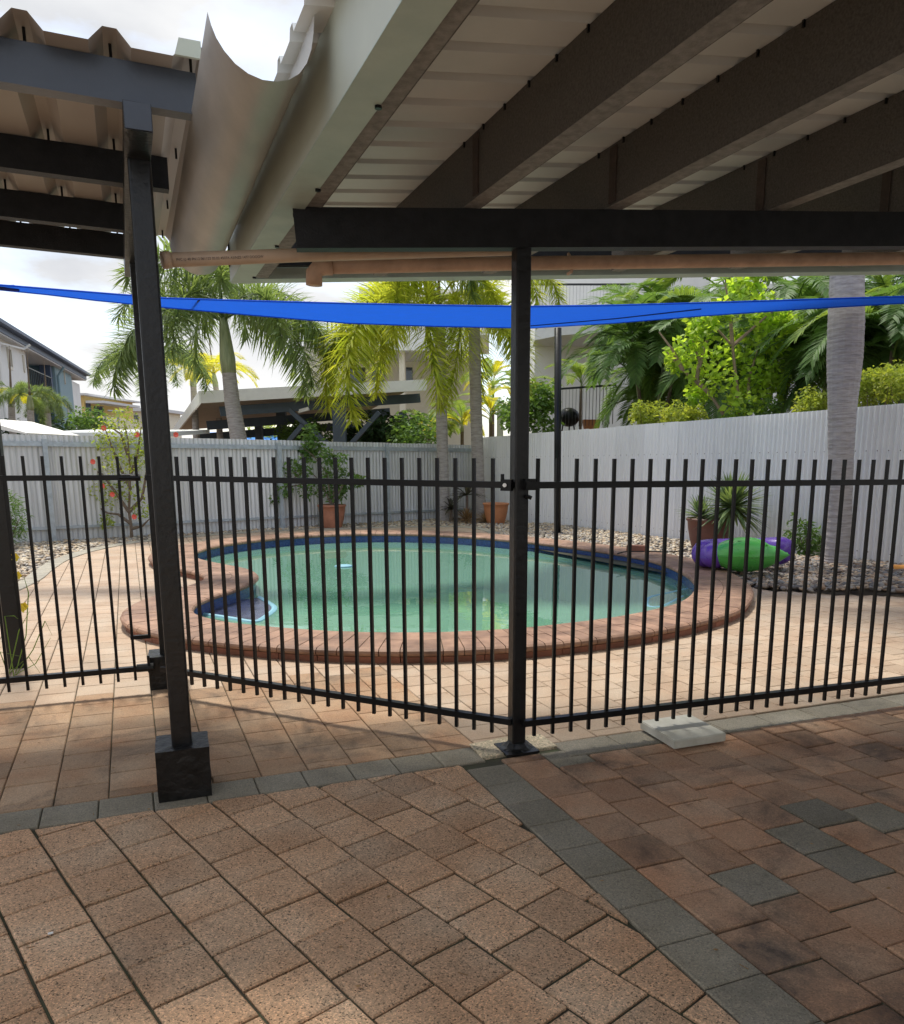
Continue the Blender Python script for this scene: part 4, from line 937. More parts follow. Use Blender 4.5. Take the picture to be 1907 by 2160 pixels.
CL = [(1372, 18.5, 3.6, 'dark cane palm arching over the terracotta trough'), (1375, 16.8, 4.0, 'dark cane palm left of the lime leaved tree'), (1440, 18.2, 5.0, 'tall dark cane palm behind the lime leaved tree'),
      (1530, 16, 3.9, 'dark cane palm directly behind the lime leaved tree'), (1620, 15, 4.1, 'dark cane palm between the lime tree and the big trunk'), (1700, 14, 3.6, 'dark cane palm just left of the big grey trunk'), (1855, 12.6, 3.4, 'dark cane palm right of the big grey trunk'), (1935, 12.8, 4.0, 'dark cane palm at the right edge above the white fence'), (1790, 15, 4.6, 'tall dark cane palm behind the big grey trunk'), (1390, 21, 5.3, 'tall dark cane palm in front of the white wall')]
for i, (px, Y, zc, lab) in enumerate(CL): clump(lab, px, Y, .6, zc, 52, .84, 100 + i)
clump('dark cane palm with pale old fronds hanging under the eave', 1545, 17.5, .6, 5.6, 20, 1.1, 131, meshes=AREL + ARE[:1])
Y = 22
palm('light green potted palm behind the balustrade of the white building', [(atY(1225, 880, Y).x, Y, 1.8), atY(1225, 860, Y), atY(1226, 820, Y)], [.04, .035, .03], 0, ring_f(10, 81, -.5, .3), AREL, 82, shaft=.15, scale=.62, rings=False, spear=False, trunk_m=M_bark)

def leaf_cloud(centers, n, size, seed, aspect=.5, flat=.3):
    rg = random.Random(seed); mb = MB()
    for i in range(n):
        c, r_ = centers[rg.randrange(len(centers))]
        while True:
            o = Vector((rg.uniform(-1, 1), rg.uniform(-1, 1), rg.uniform(-1, 1)))
            if o.length < 1: break
        p = Vector(c) + o * r_; s = size * rg.uniform(.65, 1.25); d = Vector((rg.uniform(-1, 1), rg.uniform(-1, 1), rg.uniform(-.9, .35))).normalized()
        nrm = Vector((rg.uniform(-1, 1), rg.uniform(-1, 1), rg.uniform(.2, 1.2))); sd = d.cross(nrm).normalized() * s * aspect; nn_ = sd.cross(d).normalized() * s * .08
        mb.tint = rg.uniform(.65, 1.3)
        mb.add([p, p + d * s * .45 + sd * .5 + nn_, p + d * s, p + d * s * .45 - sd * .5 + nn_], [(0, 1, 2), (0, 2, 3)])
    return mb
def shrub(name, label, base, stems, centers, n, size, m_, seed, aspect=.5, cat='shrub', group=None, r_=.012, bark=None):
    root = thing(name, label, cat, base, group)
    for st in stems:
        mb = MB(); k = len(st); mb.tube(st, [r_ * (1 - .7 * i / max(1, k - 1)) * (st_r if (st_r := 1) else 1) for i in range(k)], 6); part(mb, 'stem', bark or M_bark, root)
    part(leaf_cloud(centers, n, size, seed, aspect), 'foliage', m_, root); return root
# lime leaved tree
Y = 13.0; q = lambda x, y, dy=0: atY(x, y, Y + dy)
lt = [[q(1532, 930), q(1530, 880), q(1500, 835), q(1440, 780), (q(1400, 735))], [q(1500, 835), q(1470, 800), q(1490, 720), q(1510, 660)], [q(1560, 930), q(1556, 830), q(1545, 730), q(1500, 680), q(1440, 640)],
      [q(1545, 730), q(1590, 690), q(1650, 640)], [q(1575, 930), q(1580, 800), q(1600, 730)], [q(1440, 780), q(1420, 740), q(1390, 700)], [q(1470, 800), q(1475, 760), q(1450, 690)], [q(1545, 730), q(1540, 660), q(1530, 600)]]
rg = random.Random(5); cen = []
for x, y, r_ in [(1600, 640, .33), (1640, 665, .28), (1660, 690, .25), (1580, 700, .35), (1620, 730, .33), (1540, 740, .3), (1480, 700, .25), (1440, 735, .25), (1425, 760, .2), (1470, 770, .3), (1560, 600, .2), (1520, 660, .2), (1600, 780, .3), (1520, 800, .3), (1590, 830, .3), (1640, 800, .22), (1560, 860, .3), (1480, 680, .2), (1590, 590, .2), (1470, 830, .2), (1620, 860, .25)]: cen.append((q(x, y, rg.uniform(-.3, .3)), r_))
shrub('lime_tree', 'lime green broad leaved tree with bare crooked branches behind the white fence', (q(1550, 930).x, Y, .5), lt, cen, 2300, .122, M_lime, 21, .75, 'tree', r_=.035, bark=mat('pale bark', (.30, .22, .155), .9, .25, 20, .4, 60))
# hedge shrubs along the white fence
for i, (x0, x1, yt, Y, lab) in enumerate([(1340, 1400, 862, 14.2, 'low yellow green shrub above the white fence left of the lime tree'), (1410, 1490, 858, 13.6, 'yellow green shrub peeping over the white fence under the lime tree'), (1545, 1660, 855, 12.6, 'mid green shrub over the white fence at the foot of the lime tree'), (1690, 1745, 835, 11.6, 'small yellow green shrub left of the big trunk over the fence'), (1815, 1880, 790, 10.9, 'dense yellow green shrub right of the big trunk over the fence'), (1870, 1960, 775, 10.6, 'tall yellow green shrub at the right edge over the fence')]):
    rg = random.Random(200 + i); c_ = []
    for k in range(9):
        x = rg.uniform(x0, x1); c_.append((atY(x, yt + rg.uniform(0, 45), Y + rg.uniform(-.2, .3)), rg.uniform(.12, .24)))
    b = atY((x0 + x1) / 2, 930, Y); b = Vector((b.x, b.y, 1.0)); st = [[b, c_[k][0]] for k in range(5)]
    shrub('garden_shrub', lab, b, st, c_, 1500, .07, M_shrub if i != 2 else M_green, 210 + i, .45)
# dark tree and bushes behind the back fence
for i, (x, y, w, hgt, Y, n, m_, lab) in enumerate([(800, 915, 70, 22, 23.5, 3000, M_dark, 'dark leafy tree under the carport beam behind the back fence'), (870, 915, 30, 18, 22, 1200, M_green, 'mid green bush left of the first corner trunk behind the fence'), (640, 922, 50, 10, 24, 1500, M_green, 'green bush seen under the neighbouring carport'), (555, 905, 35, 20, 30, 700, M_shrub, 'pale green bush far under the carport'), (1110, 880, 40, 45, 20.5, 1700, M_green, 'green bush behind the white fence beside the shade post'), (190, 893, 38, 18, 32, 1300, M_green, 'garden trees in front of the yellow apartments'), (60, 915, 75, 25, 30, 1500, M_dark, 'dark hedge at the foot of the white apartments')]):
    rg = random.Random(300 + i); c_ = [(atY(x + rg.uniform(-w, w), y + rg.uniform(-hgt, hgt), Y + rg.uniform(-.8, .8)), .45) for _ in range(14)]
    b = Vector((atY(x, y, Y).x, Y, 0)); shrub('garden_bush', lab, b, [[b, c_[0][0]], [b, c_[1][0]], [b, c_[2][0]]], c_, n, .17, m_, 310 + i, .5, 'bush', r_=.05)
# hibiscus against the back fence
b = G(285, 1136); Y = b.y; q = lambda x, y, dy=0: atY(x, y, Y + dy)
hs = [[q(278, 1137), q(276, 1105), q(272, 1080), q(275, 1000), q(270, 930), q(262, 890)], [q(276, 1105), q(250, 1085), q(226, 1082), q(200, 1065)], [q(272, 1080), q(245, 1040), q(215, 1000), q(185, 985)], [q(272, 1080), q(300, 1050), q(310, 990), q(312, 930)], [q(275, 1030), q(250, 980), q(235, 940), q(222, 905)], [q(278, 1115), q(300, 1110), q(315, 1095)], [q(272, 1010), q(290, 960), q(298, 900)], [q(270, 960), q(255, 915), q(215, 890)]]
rg = random.Random(8); c_ = [(q(x, y, rg.uniform(-.3, .3)), r_) for x, y, r_ in [(230, 905, .25), (265, 900, .3), (290, 920, .3), (250, 940, .3), (215, 925, .2), (280, 960, .3), (300, 980, .25), (240, 975, .25), (200, 985, .2), (215, 1030, .22), (240, 1045, .25), (290, 1030, .25), (300, 1075, .15), (205, 1060, .15), (225, 1100, .12), (265, 885, .22), (310, 945, .22)]]
hib = shrub('hibiscus_bush', 'straggly hibiscus bush with red flowers in front of the grey back fence', (b.x, b.y, 0), hs, c_, 1900, .062, M_shrub, 22, .55, r_=.03)
for x, y in [(197, 974), (238, 1043), (284, 1090), (220, 903), (290, 917), (217, 1025), (372, 917)]:
    p = q(x, y, -.3); mb = MB(); rgf = random.Random(int(x))
    for k in range(5):
        a = k * 1.257 + rgf.uniform(-.2, .2); d = Vector((math.cos(a), -.5, math.sin(a))).normalized() * .045; s = Vector((-math.sin(a), 0, math.cos(a))) * .035
        mb.add([p, p + d * .7 + s, p + d * 1.1, p + d * .7 - s], [(0, 1, 2, 3)])
    part(mb, 'flower', M_red_f, hib)
# pots
def pot(label, c, r_, h_, m_, soil=True, group='terracotta pots round the pool'):
    root = thing('plant_pot', label, 'pot', c, group); mb = MB()
    prof_ = [(.0, .0), (r_ * .62, .0), (r_ * .66, .02), (r_ * .80, h_ * .35), (r_ * .9, h_ * .7), (r_ * .93, h_ * .9), (r_ * 1.0, h_ * .93), (r_ * 1.0, h_ * .985), (r_ * .97, h_), (r_ * .9, h_), (r_ * .87, h_ * .94), (r_ * .82, h_ * .6)]
    mb.lathe(prof_, (0, 0, 0), 32); mb.build('pot_wall', m_, root, True)
    if soil: mb = MB(); mb.lathe([(r_ * .87, h_ * .9), (r_ * .4, h_ * .92), (0, h_ * .92)], (0, 0, 0), 20); mb.build('soil', M_soil, root)
    return root
Y = 15.1; c1 = Vector((atY(701, 1100, Y).x, Y, .0)); pot('reddish terracotta pot holding a leafy shrub by the back fence', c1, .275, .45, M_pot)
Y = 16.2; c2 = Vector((atY(1046, 1100, Y).x, Y, .0)); pot('empty orange terracotta pot beside the bromeliads in the far corner', c2, .275, .43, M_poto, soil=False)
Y = 11.2; c3 = Vector((atY(1494, 1160, Y).x, Y, .03)); pot('dark red glazed pot holding the yucca by the white fence', c3, .335, .49, M_potd)
Y = c1.y; q = lambda x, y, dy=0: atY(x, y, Y + dy)
ps = [[q(700, 1070), q(705, 1030), q(715, 985), q(700, 955)], [q(700, 1070), q(680, 1020), q(650, 990), q(610, 1000)], [q(700, 1070), q(690, 1000), q(660, 960), q(640, 945)], [q(700, 1068), q(725, 1020), q(755, 1005)], [q(650, 990), q(600, 1020), q(575, 1060)], [q(690, 1010), q(620, 1025), q(560, 1030)]]
rg = random.Random(9); c_ = [(q(x, y, rg.uniform(-.2, .25)), r_) for x, y, r_ in [(700, 1000, .22), (715, 975, .2), (690, 960, .15), (650, 955, .15), (640, 985, .2), (615, 990, .2), (735, 1005, .18), (755, 1012, .12), (680, 1030, .2), (705, 1040, .2), (600, 1030, .18), (650, 925, .16), (668, 940, .16), (655, 905, .14), (720, 1030, .2), (575, 1050, .12), (563, 1080, .12), (650, 1030, .2), (545, 1030, .08), (625, 945, .1)]]
shrub('potted_shrub', 'leafy weeping shrub growing from the reddish pot by the back fence', (c1.x, c1.y, .4), ps, c_, 1900, .10, M_green, 23, .5, r_=.018)
# empty tall climber shoots on the back fence above the pot
c_ = [(q(x, y, .4), r_) for x, y, r_ in [(650, 912, .2), (672, 930, .15), (655, 895, .2), (690, 950, .1)]]
# yucca
def rosette(root, c, n, L_, w, seed, m_, name='leaf', lo=-.5, hi=1.35, droop=.35):
    rg = random.Random(seed)
    for i in range(n):
        a = rg.uniform(0, 6.28); e = rg.uniform(lo, hi); d = Vector((math.cos(a) * math.cos(e), math.sin(a) * math.cos(e), math.sin(e))); l = L_ * rg.uniform(.75, 1.1)
        s = d.cross(Vector((0, 0, 1))); s = s.normalized() if s.length > .01 else Vector((1, 0, 0)); pts = [c + d * l * t + Vector((0, 0, -droop * l * t * t)) for t in (0.03, .35, .7, 1)]
        ws = (w * .8, w, w * .7, .002); up = s.cross(d).normalized(); mb = MB(); mb.tint = rg.uniform(.7, 1.3); vs_ = []
        for p, ww in zip(pts, ws): vs_ += [p - s * ww / 2 + up * ww * .15, p, p + s * ww / 2 + up * ww * .15]
        fs = []
        for k in range(3): fs += [(3 * k, 3 * k + 1, 3 * k + 4, 3 * k + 3), (3 * k + 1, 3 * k + 2, 3 * k + 5, 3 * k + 4)]
        mb.add(vs_, fs); part(mb, name, m_, root)
yc = thing('yucca_plant', 'spiky green yucca with two heads growing from the dark red pot', 'plant', (c3.x, c3.y, .5))
h1, h2 = atY(1545, 1070, 11.0), atY(1478, 1090, 11.25)
for h_ in (h1, h2):
    mb = MB(); mb.tube([(c3.x + (h_.x - c3.x) * .3, c3.y, .4), h_], .035, 7); part(mb, 'stem', M_bark, yc)
rosette(yc, h1, 260, .58, .046, 4, M_yucca, lo=-.75, droop=.12); rosette(yc, h2, 90, .40, .036, 5, M_yucca, lo=-.1, droop=.15)
# bromeliads and dry grass in the far corner
b = G(975, 1101); br = thing('bromeliad_plant', 'dark strappy bromeliad between the two corner palm trunks', 'plant', (b.x, b.y, 0))
for x, y, L_, n_ in [(985, 1045, .55, 30), (952, 1075, .45, 26)]:
    p = atY(x, y, b.y); mb = MB(); mb.tube([(p.x, p.y, 0), p], .03, 6); part(mb, 'stem', M_bark, br); rosette(br, p, n_, L_, .06, int(x), M_purpleleaf, lo=.0, hi=1.4)
gr = thing('dry_grass_clump', 'dry brown grass clump left of the empty orange pot', 'grass clump', (b.x + .15, b.y - .2, 0))
rosette(gr, Vector((b.x + .1, b.y - .2, .02)), 130, .62, .018, 77, M_dry, name='blade', lo=.3, hi=1.4, droop=.5); rosette(gr, Vector((b.x + .5, b.y - .3, .02)), 90, .5, .018, 78, M_dry, name='blade', lo=.3, hi=1.4, droop=.5)
mb = MB(); p = G(965, 1097); mb.tube([p + Vector((-.25, 0, .05)), p + Vector((.05, .0, .06)), p + Vector((.35, -.1, .04))], [.02, .045, .015], 8); tag(mb.build('fallen_frond', M_ring, smooth=True), 'pale fallen palm sheath lying on the pebbles by the corner trunk', 'palm sheath')
# young sapling by the big trunk, small seedling by the fence
b = G(1706, 1180); Y = b.y; q = lambda x, y, dy=0: atY(x, y, Y + dy)
stp = [[q(1703, 1178), q(1690, 1140), q(1680, 1090)], [q(1703, 1178), q(1700, 1130), q(1702, 1098)], [q(1703, 1178), q(1720, 1150), q(1733, 1135)], [q(1695, 1160), q(1675, 1135), q(1660, 1118)], [q(1703, 1178), q(1712, 1140), q(1720, 1118)]]
rg = random.Random(3); c_ = []
for s in stp:
    for k in range(len(s) - 1):
        for t in (.3, .6, .95): c_.append((s[k].lerp(s[k + 1], t), .075))
shrub('sapling', 'young sapling with narrow green leaves on the pebbles left of the big trunk', b, stp, c_, 420, .10, M_green, 24, .3, 'sapling', r_=.01)
b = G(1382, 1130); Y = b.y; q = lambda x, y: atY(x, y, Y)
shrub('sapling', 'tiny seedling at the foot of the white fence left of the yucca pot', b, [[q(1382, 1132), q(1378, 1115), q(1370, 1101)]], [(q(1370, 1103), .06), (q(1376, 1112), .07), (q(1381, 1122), .06)], 40, .10, M_green, 25, .3, 'sapling', r_=.006)
# small conifer-like tuft and yellow flowers near the left post
b = G(30, 1150, 0); Y = b.y - .5; q = lambda x, y: atY(x, y, Y)
shrub('garden_shrub', 'small feathery tuft against the back fence behind the left edge post', Vector((q(20, 1140).x, Y, 0)), [[q(20, 1145), q(25, 1085)], [q(20, 1145), q(40, 1095)]], [(q(18, 1060), .18), (q(28, 1090), .2), (q(30, 1112), .18), (q(15, 1120), .2)], 500, .12, M_green, 26, .12)
b = G(45, 1420); fl_ = thing('daylily_plant', 'strappy plant with yellow flowers beside the left edge post', 'plant', (b.x, b.y, 0)); Y = b.y; q = lambda x, y, dy=0: atY(x, y, Y + dy)
for i, pts in enumerate([[(30, 1430), (55, 1340), (60, 1250), (50, 1215)], [(30, 1430), (70, 1370), (95, 1310), (110, 1340)], [(30, 1430), (10, 1300), (30, 1299), (38, 1306)], [(20, 1420), (60, 1385), (85, 1420)], [(20, 1430), (75, 1400), (107, 1345)], [(20, 1430), (0, 1375), (45, 1385)], [(20, 1480), (45, 1465), (70, 1462)], [(15, 1440), (40, 1330), (62, 1290)]]):
    P_ = [q(x, y, -.05 * (i % 3)) for x, y in pts]; mb = MB(); mb.tint = rnd.uniform(.8, 1.3); P_ = [Vector(list(p_) + [0][:0]) for p_ in P_]; mb.tube(P_, [.0032] * (len(P_) - 1) + [.001], 4); part(mb, 'leaf', M_arecal, fl_)
for x, y in [(39, 1213), (53, 1278), (34, 1175), (48, 1283)]:
    p = q(x, y, -.1); mb = MB()
    for k in range(5):
        a = k * 1.257; d = Vector((math.cos(a), -.4, math.sin(a))) * .026; s = Vector((-math.sin(a), 0, math.cos(a))) * .012
        mb.add([p, p + d * .6 + s, p + d * 1.1, p + d * .6 - s], [(0, 1, 2, 3)])
    part(mb, 'flower', M_yel_f, fl_)

# ------------------------------------------------------------------ pool toys and small things
def ellipsoid(mb, c, ax, ay, az, rx, ry, rz, nu=28, nv=14, pinch=None):
    vs_ = []; fs = []
    for i in range(nv + 1):
        th = math.pi * i / nv
        for j in range(nu):
            ph = 2 * math.pi * j / nu; x, y, z = math.cos(th), math.sin(th) * math.cos(ph), math.sin(th) * math.sin(ph)
            if pinch: x, y, z = pinch(x, y, z)
            vs_.append(Vector(c) + ax * x * rx + ay * y * ry + az * z * rz)
    for i in range(nv):
        for j in range(nu): fs.append((i * nu + j, (i + 1) * nu + j, (i + 1) * nu + (j + 1) % nu, i * nu + (j + 1) % nu))
    mb.add(vs_, fs)
Y = 8.95; c = atY(1572, 1176, Y); c.z = .285; toy = thing('inflatable_toy', 'green and purple inflatable pool toy lying at the right end of the coping', 'pool toy', (c.x, c.y, .1))
X_ = Vector((1, -.05, 0)).normalized(); Y_ = Vector((.05, 1, 0)).normalized(); Z_ = Vector((0, 0, 1))
def pinch(x, y, z):
    k = 1.0; t = (x + 1) / 2
    if x > .35: k = 1 - .45 * ((x - .35) / .65) ** .8
    zz = z * k
    if x > .3 and z > 0: zz -= .25 * math.exp(-((x - .62) / .16) ** 2) * z
    return x * (1.12 if x > .8 else 1), y * k, zz
mb = MB(); vs_ = []; fs = []; NS, NR = 30, 28
for i in range(NS + 1):
    t = i / NS; r0 = math.sqrt(max(0, 1 - ((.45 - t) / .45) ** 2)) if t < .45 else 1 - ((t - .45) / .55) ** 1.75
    r0 = max(r0, .012); dent = .16 * math.exp(-((t - .74) / .07) ** 2)
    for k in range(NR):
        a_ = 2 * math.pi * k / NR; y_, z_ = math.cos(a_) * r0, math.sin(a_) * r0
        if z_ > 0: z_ *= 1 - dent - (.12 if t > .85 else 0)
        flare = 1 + .03 * math.exp(-(math.sin(a_) / .06) ** 2)
        vs_.append(c + Vector((-.02, -.12, 0)) + X_ * (-.40 + .88 * t) + Y_ * y_ * .23 * flare + Z_ * z_ * .20)
for i in range(NS):
    for k in range(NR): fs.append((i * NR + k, i * NR + (k + 1) % NR, (i + 1) * NR + (k + 1) % NR, (i + 1) * NR + k))
mb.add(vs_, fs + [tuple(range(NR))[::-1], tuple(NS * NR + k for k in range(NR))]); part(mb, 'body', M_tgreen, toy, True)
mb = MB()
for k in range(5): mb.tube([c + Vector((.33 + .025 * k, -.12 - .1 + .018 * k, .006)), c + Vector((.33 + .025 * k, -.12 - .085 + .018 * k, .05 - .006 * k))], .007, 6)
part(mb, 'seam_ridge', M_tgreen, toy)
mb = MB(); p = c + Vector((.15, -.25, .12)); mb.tube([p, p + Vector((0, -.02, .015))], .012, 10); part(mb, 'valve', M_tgreen, toy)
mb = MB()
tp = [c + Vector((-.44, .02, -.02)), c + Vector((-.42, .14, -.02)), c + Vector((-.3, .28, -.03)), c + Vector((0, .36, -.03)), c + Vector((.3, .34, -.02)), c + Vector((.5, .26, .0)), c + Vector((.56, .16, -.01))]
ts = catmull([tuple(p) for p in tp], 5, False) if False else None
def spline3(P_, n_):
    out = []
    for i in range(len(P_) - 1):
        p0, p1, p2, p3 = P_[max(i - 1, 0)], P_[i], P_[i + 1], P_[min(i + 2, len(P_) - 1)]
        for j in range(n_):
            t = j / n_; out.append(.5 * ((2 * p1) + (p2 - p0) * t + (2 * p0 - 5 * p1 + 4 * p2 - p3) * t * t + (3 * p1 - p0 - 3 * p2 + p3) * t ** 3))
    return out + [P_[-1]]
sp = spline3(tp, 6); kk = len(sp); mb.tube(sp, [.165 * min(1, .45 + .55 * math.sin(math.pi * min(1, (min(i, kk - 1 - i) + .3) / 6) / 2)) for i in range(kk)], 16); part(mb, 'ring', M_tpurple, toy, True)
mb = MB(); ellipsoid(mb, c + Vector((-.36, -.03, -.02)), X_, Y_, Z_, .17, .18, .15); part(mb, 'tail', M_tpurple, toy, True)
mb = MB(); seam = [c + Vector((-.42 + .88 * t, -.122 - .238 * (math.sqrt(max(0, 1 - ((.45 - t) / .45) ** 2)) if t < .45 else 1 - ((t - .45) / .55) ** 1.75), .0)) for t in [k / 24 for k in range(1, 24)]]; mb.tube(seam, .004, 5); part(mb, 'seam', M_tgreen, toy)
for k in range(2):
    p = c + Vector((-.12 + .05 * k, -.215 - .012 * (1 - k) , .165 - .02 * k)); mb = MB(); mb.box(p, .1, .004, .006); part(mb, 'print', M_ink, toy)
mb = MB(); p = G(1895, 1204, .06); d_ = Vector((.95, -.3, 0)); prn = []
mb.tube([Vector((p.x - .06, p.y, .09)), Vector((p.x + .9, p.y - .3, .085))], .045, 16); tag(mb.build('pool_noodle', M_noodle, smooth=True), 'orange foam pool noodle lying on the pebbles at the right edge', 'pool noodle')
# brick on the far coping with a cable
p = G(1341, 1163, .1); mb = MB(); mb.box((p.x + .02, p.y + .05, .14), .26, .16, .075, (.95, -.3, 0), (.3, .95, 0)); root = thing('loose_brick', 'loose brick resting on the far right coping beside a black cable', 'brick', (p.x, p.y, .1)); part(mb, 'brick', M_riser, root)
mb = MB(); mb.tint = 1; P_ = [G(1303, 1168, .1), G(1320, 1164, .106), G(1370, 1163, .106), G(1420, 1164, .1), G(1450, 1158, .06)]; mb.tube(spline3(P_, 5), .009, 6); tag(mb.build('cable', M_black), 'black cable running over the far coping and the pebbles', 'cable')
# concrete slab in front of the right fence
bm = bmesh.new(); bmesh.ops.create_cube(bm, size=1)
for v in bm.verts: v.co = Vector((v.co.x * .30, v.co.y * .30, v.co.z * .042))
bmesh.ops.bevel(bm, geom=bm.edges[:], offset=.004, segments=2, affect='EDGES'); me = bpy.data.meshes.new('concrete_slab'); bm.to_mesh(me); bm.free(); me.materials.append(M_slab)
o = link('concrete_slab', me); f0_, f1_ = Vector((.855, 3.50, 0)), Vector((1.14, 3.615, 0)); dd = (f1_ - f0_).normalized(); nn_ = Vector((-dd.y, dd.x, 0)); cc = (f0_ + f1_) / 2 + nn_ * .15
o.location = (cc.x, cc.y, .031); o.rotation_euler = (R(.8), 0, math.atan2(dd.y, dd.x)); tag(o, 'square pale concrete slab lying in front of the right pool fence', 'slab')
# cigarette butt on the foreground pavers
p = G(107, 1972); mb = MB(); mb.tube([p + Vector((-.006, -.003, .005)), p + Vector((.006, .003, .005))], .0035, 8); tag(mb.build('cigarette_butt', M_roofwhite), 'tiny white cigarette butt on the foreground pavers at lower left', 'litter')

rg = random.Random(77); mb = MB()
for k in range(110):
    px, py = rg.uniform(0, 1907), rg.choice([rg.uniform(1395, 1620), rg.uniform(1560, 2100)]); p = G(px, py, .004)
    if inside(p, OUT_C): continue
    a_ = rg.uniform(0, 6.28); d = Vector((math.cos(a_), math.sin(a_), rg.uniform(0, .3))); l_ = rg.uniform(.006, .02)
    if k % 3 == 0: mb.tube([p, p + d * l_ * 1.6], .0012, 4)
    else:
        sd_ = Vector((-d.y, d.x, .1)) * l_ * .3; mb.add([p, p + d * l_ * .5 + sd_, p + d * l_, p + d * l_ * .5 - sd_], [(0, 1, 2), (0, 2, 3)])
stuff(tag(mb.build('leaf_litter', M_dry), 'scattered dry leaf scraps and twigs on the pavers', 'leaf litter'))
# ------------------------------------------------------------------ neighbouring buildings
def wall_box(root, name, m_, c, sx, sy, sz, ax=(1, 0, 0), ay=(0, 1, 0)): mb = MB(); mb.box(c, sx, sy, sz, ax, ay); return part(mb, name, m_, root)
# carport
cp = thing('carport', 'neighbouring carport with a pale fascia and slate steel frame behind the back fence', 'carport', (-4, 21, 0)); Y = 20.5
A0, A1 = atY(419, 825, Y), atY(900, 800, Y + 2.2); B0, B1 = atY(364, 905, Y + 6), None
back = (Vector((B0.x, B0.y, B0.z)) - A0); B1 = A1 + back
mb = MB(); mb.hexa([A0 - Vector((0, 0, .30)), A1 - Vector((0, 0, .30)), A1 + Vector((0, .06, -.30)), A0 + Vector((0, .06, -.30))], [A0, A1, A1 + Vector((0, .06, 0)), A0 + Vector((0, .06, 0))]); part(mb, 'fascia', M_creamroof, cp)
mb = MB(); mb.hexa([A0 - Vector((0, 0, .30)), A0 + Vector((.05, 0, -.30)), B0 + Vector((.05, 0, -.25)), B0 - Vector((0, 0, .25))], [A0, A0 + Vector((.05, 0, 0)), B0 + Vector((.05, 0, 0)), B0]); part(mb, 'barge_board', M_creamroof, cp)
mb = MB(); dz = Vector((0, 0, -.05)); mb.add([A0 + dz, A1 + dz, B1 + dz, B0 + dz], [(0, 1, 2, 3)]); part(mb, 'roof_lining', M_timber, cp)
mb = MB(); mb.add([A0, A1, B1, B0], [(0, 1, 2, 3)]); part(mb, 'roof_sheet', M_roofwhite, cp)
for s in (.08, .45, .85):
    mb = MB(); mb.bar(A0 + back * s - Vector((0, 0, .42)) + Vector((.6, 0, 0)), A1 + back * s - Vector((0, 0, .42)), .15, .25); part(mb, 'cross_beam', M_carport, cp)
for px, Y_, top, w in [(715, 21.6, 850, .34), (593, 25, 860, .28), (545, 26, 880, .22), (850, 26.5, 870, .24)]:
    t_ = atY(px, top, Y_); mb = MB(); mb.box((t_.x, Y_, t_.z / 2), w, .2, t_.z); part(mb, 'carport_post', M_carport, cp)
for a, b in [((608, 862), (690, 935)), ((800, 870), (742, 935)), ((640, 895), (610, 930))]:
    mb = MB(); mb.bar(atY(*a, 21.7), atY(*b, 21.7), .12, .16, (0, 1, 0)); part(mb, 'brace', M_carport, cp)
mb = MB(); l0, l1 = atY(630, 868, 21.8), atY(652, 862, 21.8); mb.bar(l0, l1, .15, .09); part(mb, 'lamp_batten', M_creamroof, cp)
s3 = thing('shade_sail', 'small bright blue shade sail under the neighbouring carport', 'shade sail', (-9, 29, 2)); Y = 29
mb = MB(); mb.add([atY(420, 925, Y), atY(440, 912, Y + 2), atY(575, 908, Y + 2), atY(590, 928, Y)], [(0, 1, 2, 3)]); part(mb, 'sail_cloth', mat('sky blue cloth', (.05, .25, .75), .8, .1), s3)
# shed roofs just behind the fence at far left
sr_ = thing('shed', 'low shed with a long white roof sheet behind the back fence', 'shed', (-10, 18, 0)); Y = 17.5
a, b = atY(58, 912, Y), atY(345, 912, Y + 1); mb = MB(); mb.hexa([a - Vector((0, 0, .1)), b - Vector((0, 0, .1)), b + Vector((0, 3, .06)), a + Vector((0, 3, .06))], [a, b, b + Vector((0, 3, .16)), a + Vector((0, 3, .16))]); part(mb, 'roof', M_roofwhite, sr_)
wall_box(sr_, 'wall', M_cream, ((a.x + b.x) / 2, Y + 1.7, (a.z - .1) / 2), abs(b.x - a.x) - .3, 2.6, a.z - .12)
sr_ = thing('shed', 'cream eave corner of a low building at the left edge above the fence', 'shed', (-12, 16, 0)); Y = 15.5
a, b = atY(-60, 880, Y), atY(56, 913, Y); mb = MB(); mb.hexa([a - Vector((0, 0, .14)), b - Vector((0, 0, .03)), b + Vector((0, 2, -.03)), a + Vector((0, 2, -.14))], [a, b, b + Vector((0, 2, 0)), a + Vector((0, 2, 0))]); part(mb, 'roof', M_creamroof, sr_)
wall_box(sr_, 'wall', M_cream, (a.x, Y + 1.0, .9), 1.0, 1.6, 1.7)
# white apartments at left: the long facade recedes from the left edge
ap = thing('apartment_building', 'white apartment block with a slate blue stair tower at the left edge', 'building', (-16, 34, 0))
V0 = Vector((-18.6, 29.0, 0)); FD = Vector((math.sin(R(-19)), math.cos(R(-19)), 0)); FN = Vector((FD.y, -FD.x, 0))     # along the facade / towards us
def fpt(s, z, out=0): p = V0 + FD * s + FN * out; return Vector((p.x, p.y, z))
def hitf(px, py, out=0.0):
    r_ = ray(px, py); o = V0 + FN * out; t = (o.x * FD.y - o.y * FD.x) / (r_.x * FD.y - r_.y * FD.x); q_ = Vector((r_.x * t, r_.y * t, EYE + r_.z * t)); return (q_ - V0).dot(FD), q_.z
def fbox(name, m_, s0, s1, z0, z1, o0, o1):
    mb = MB(); mb.hexa([fpt(s0, z0, o0), fpt(s1, z0, o0), fpt(s1, z0, o1), fpt(s0, z0, o1)], [fpt(s0, z1, o0), fpt(s1, z1, o0), fpt(s1, z1, o1), fpt(s0, z1, o1)]); return part(mb, name, m_, ap)
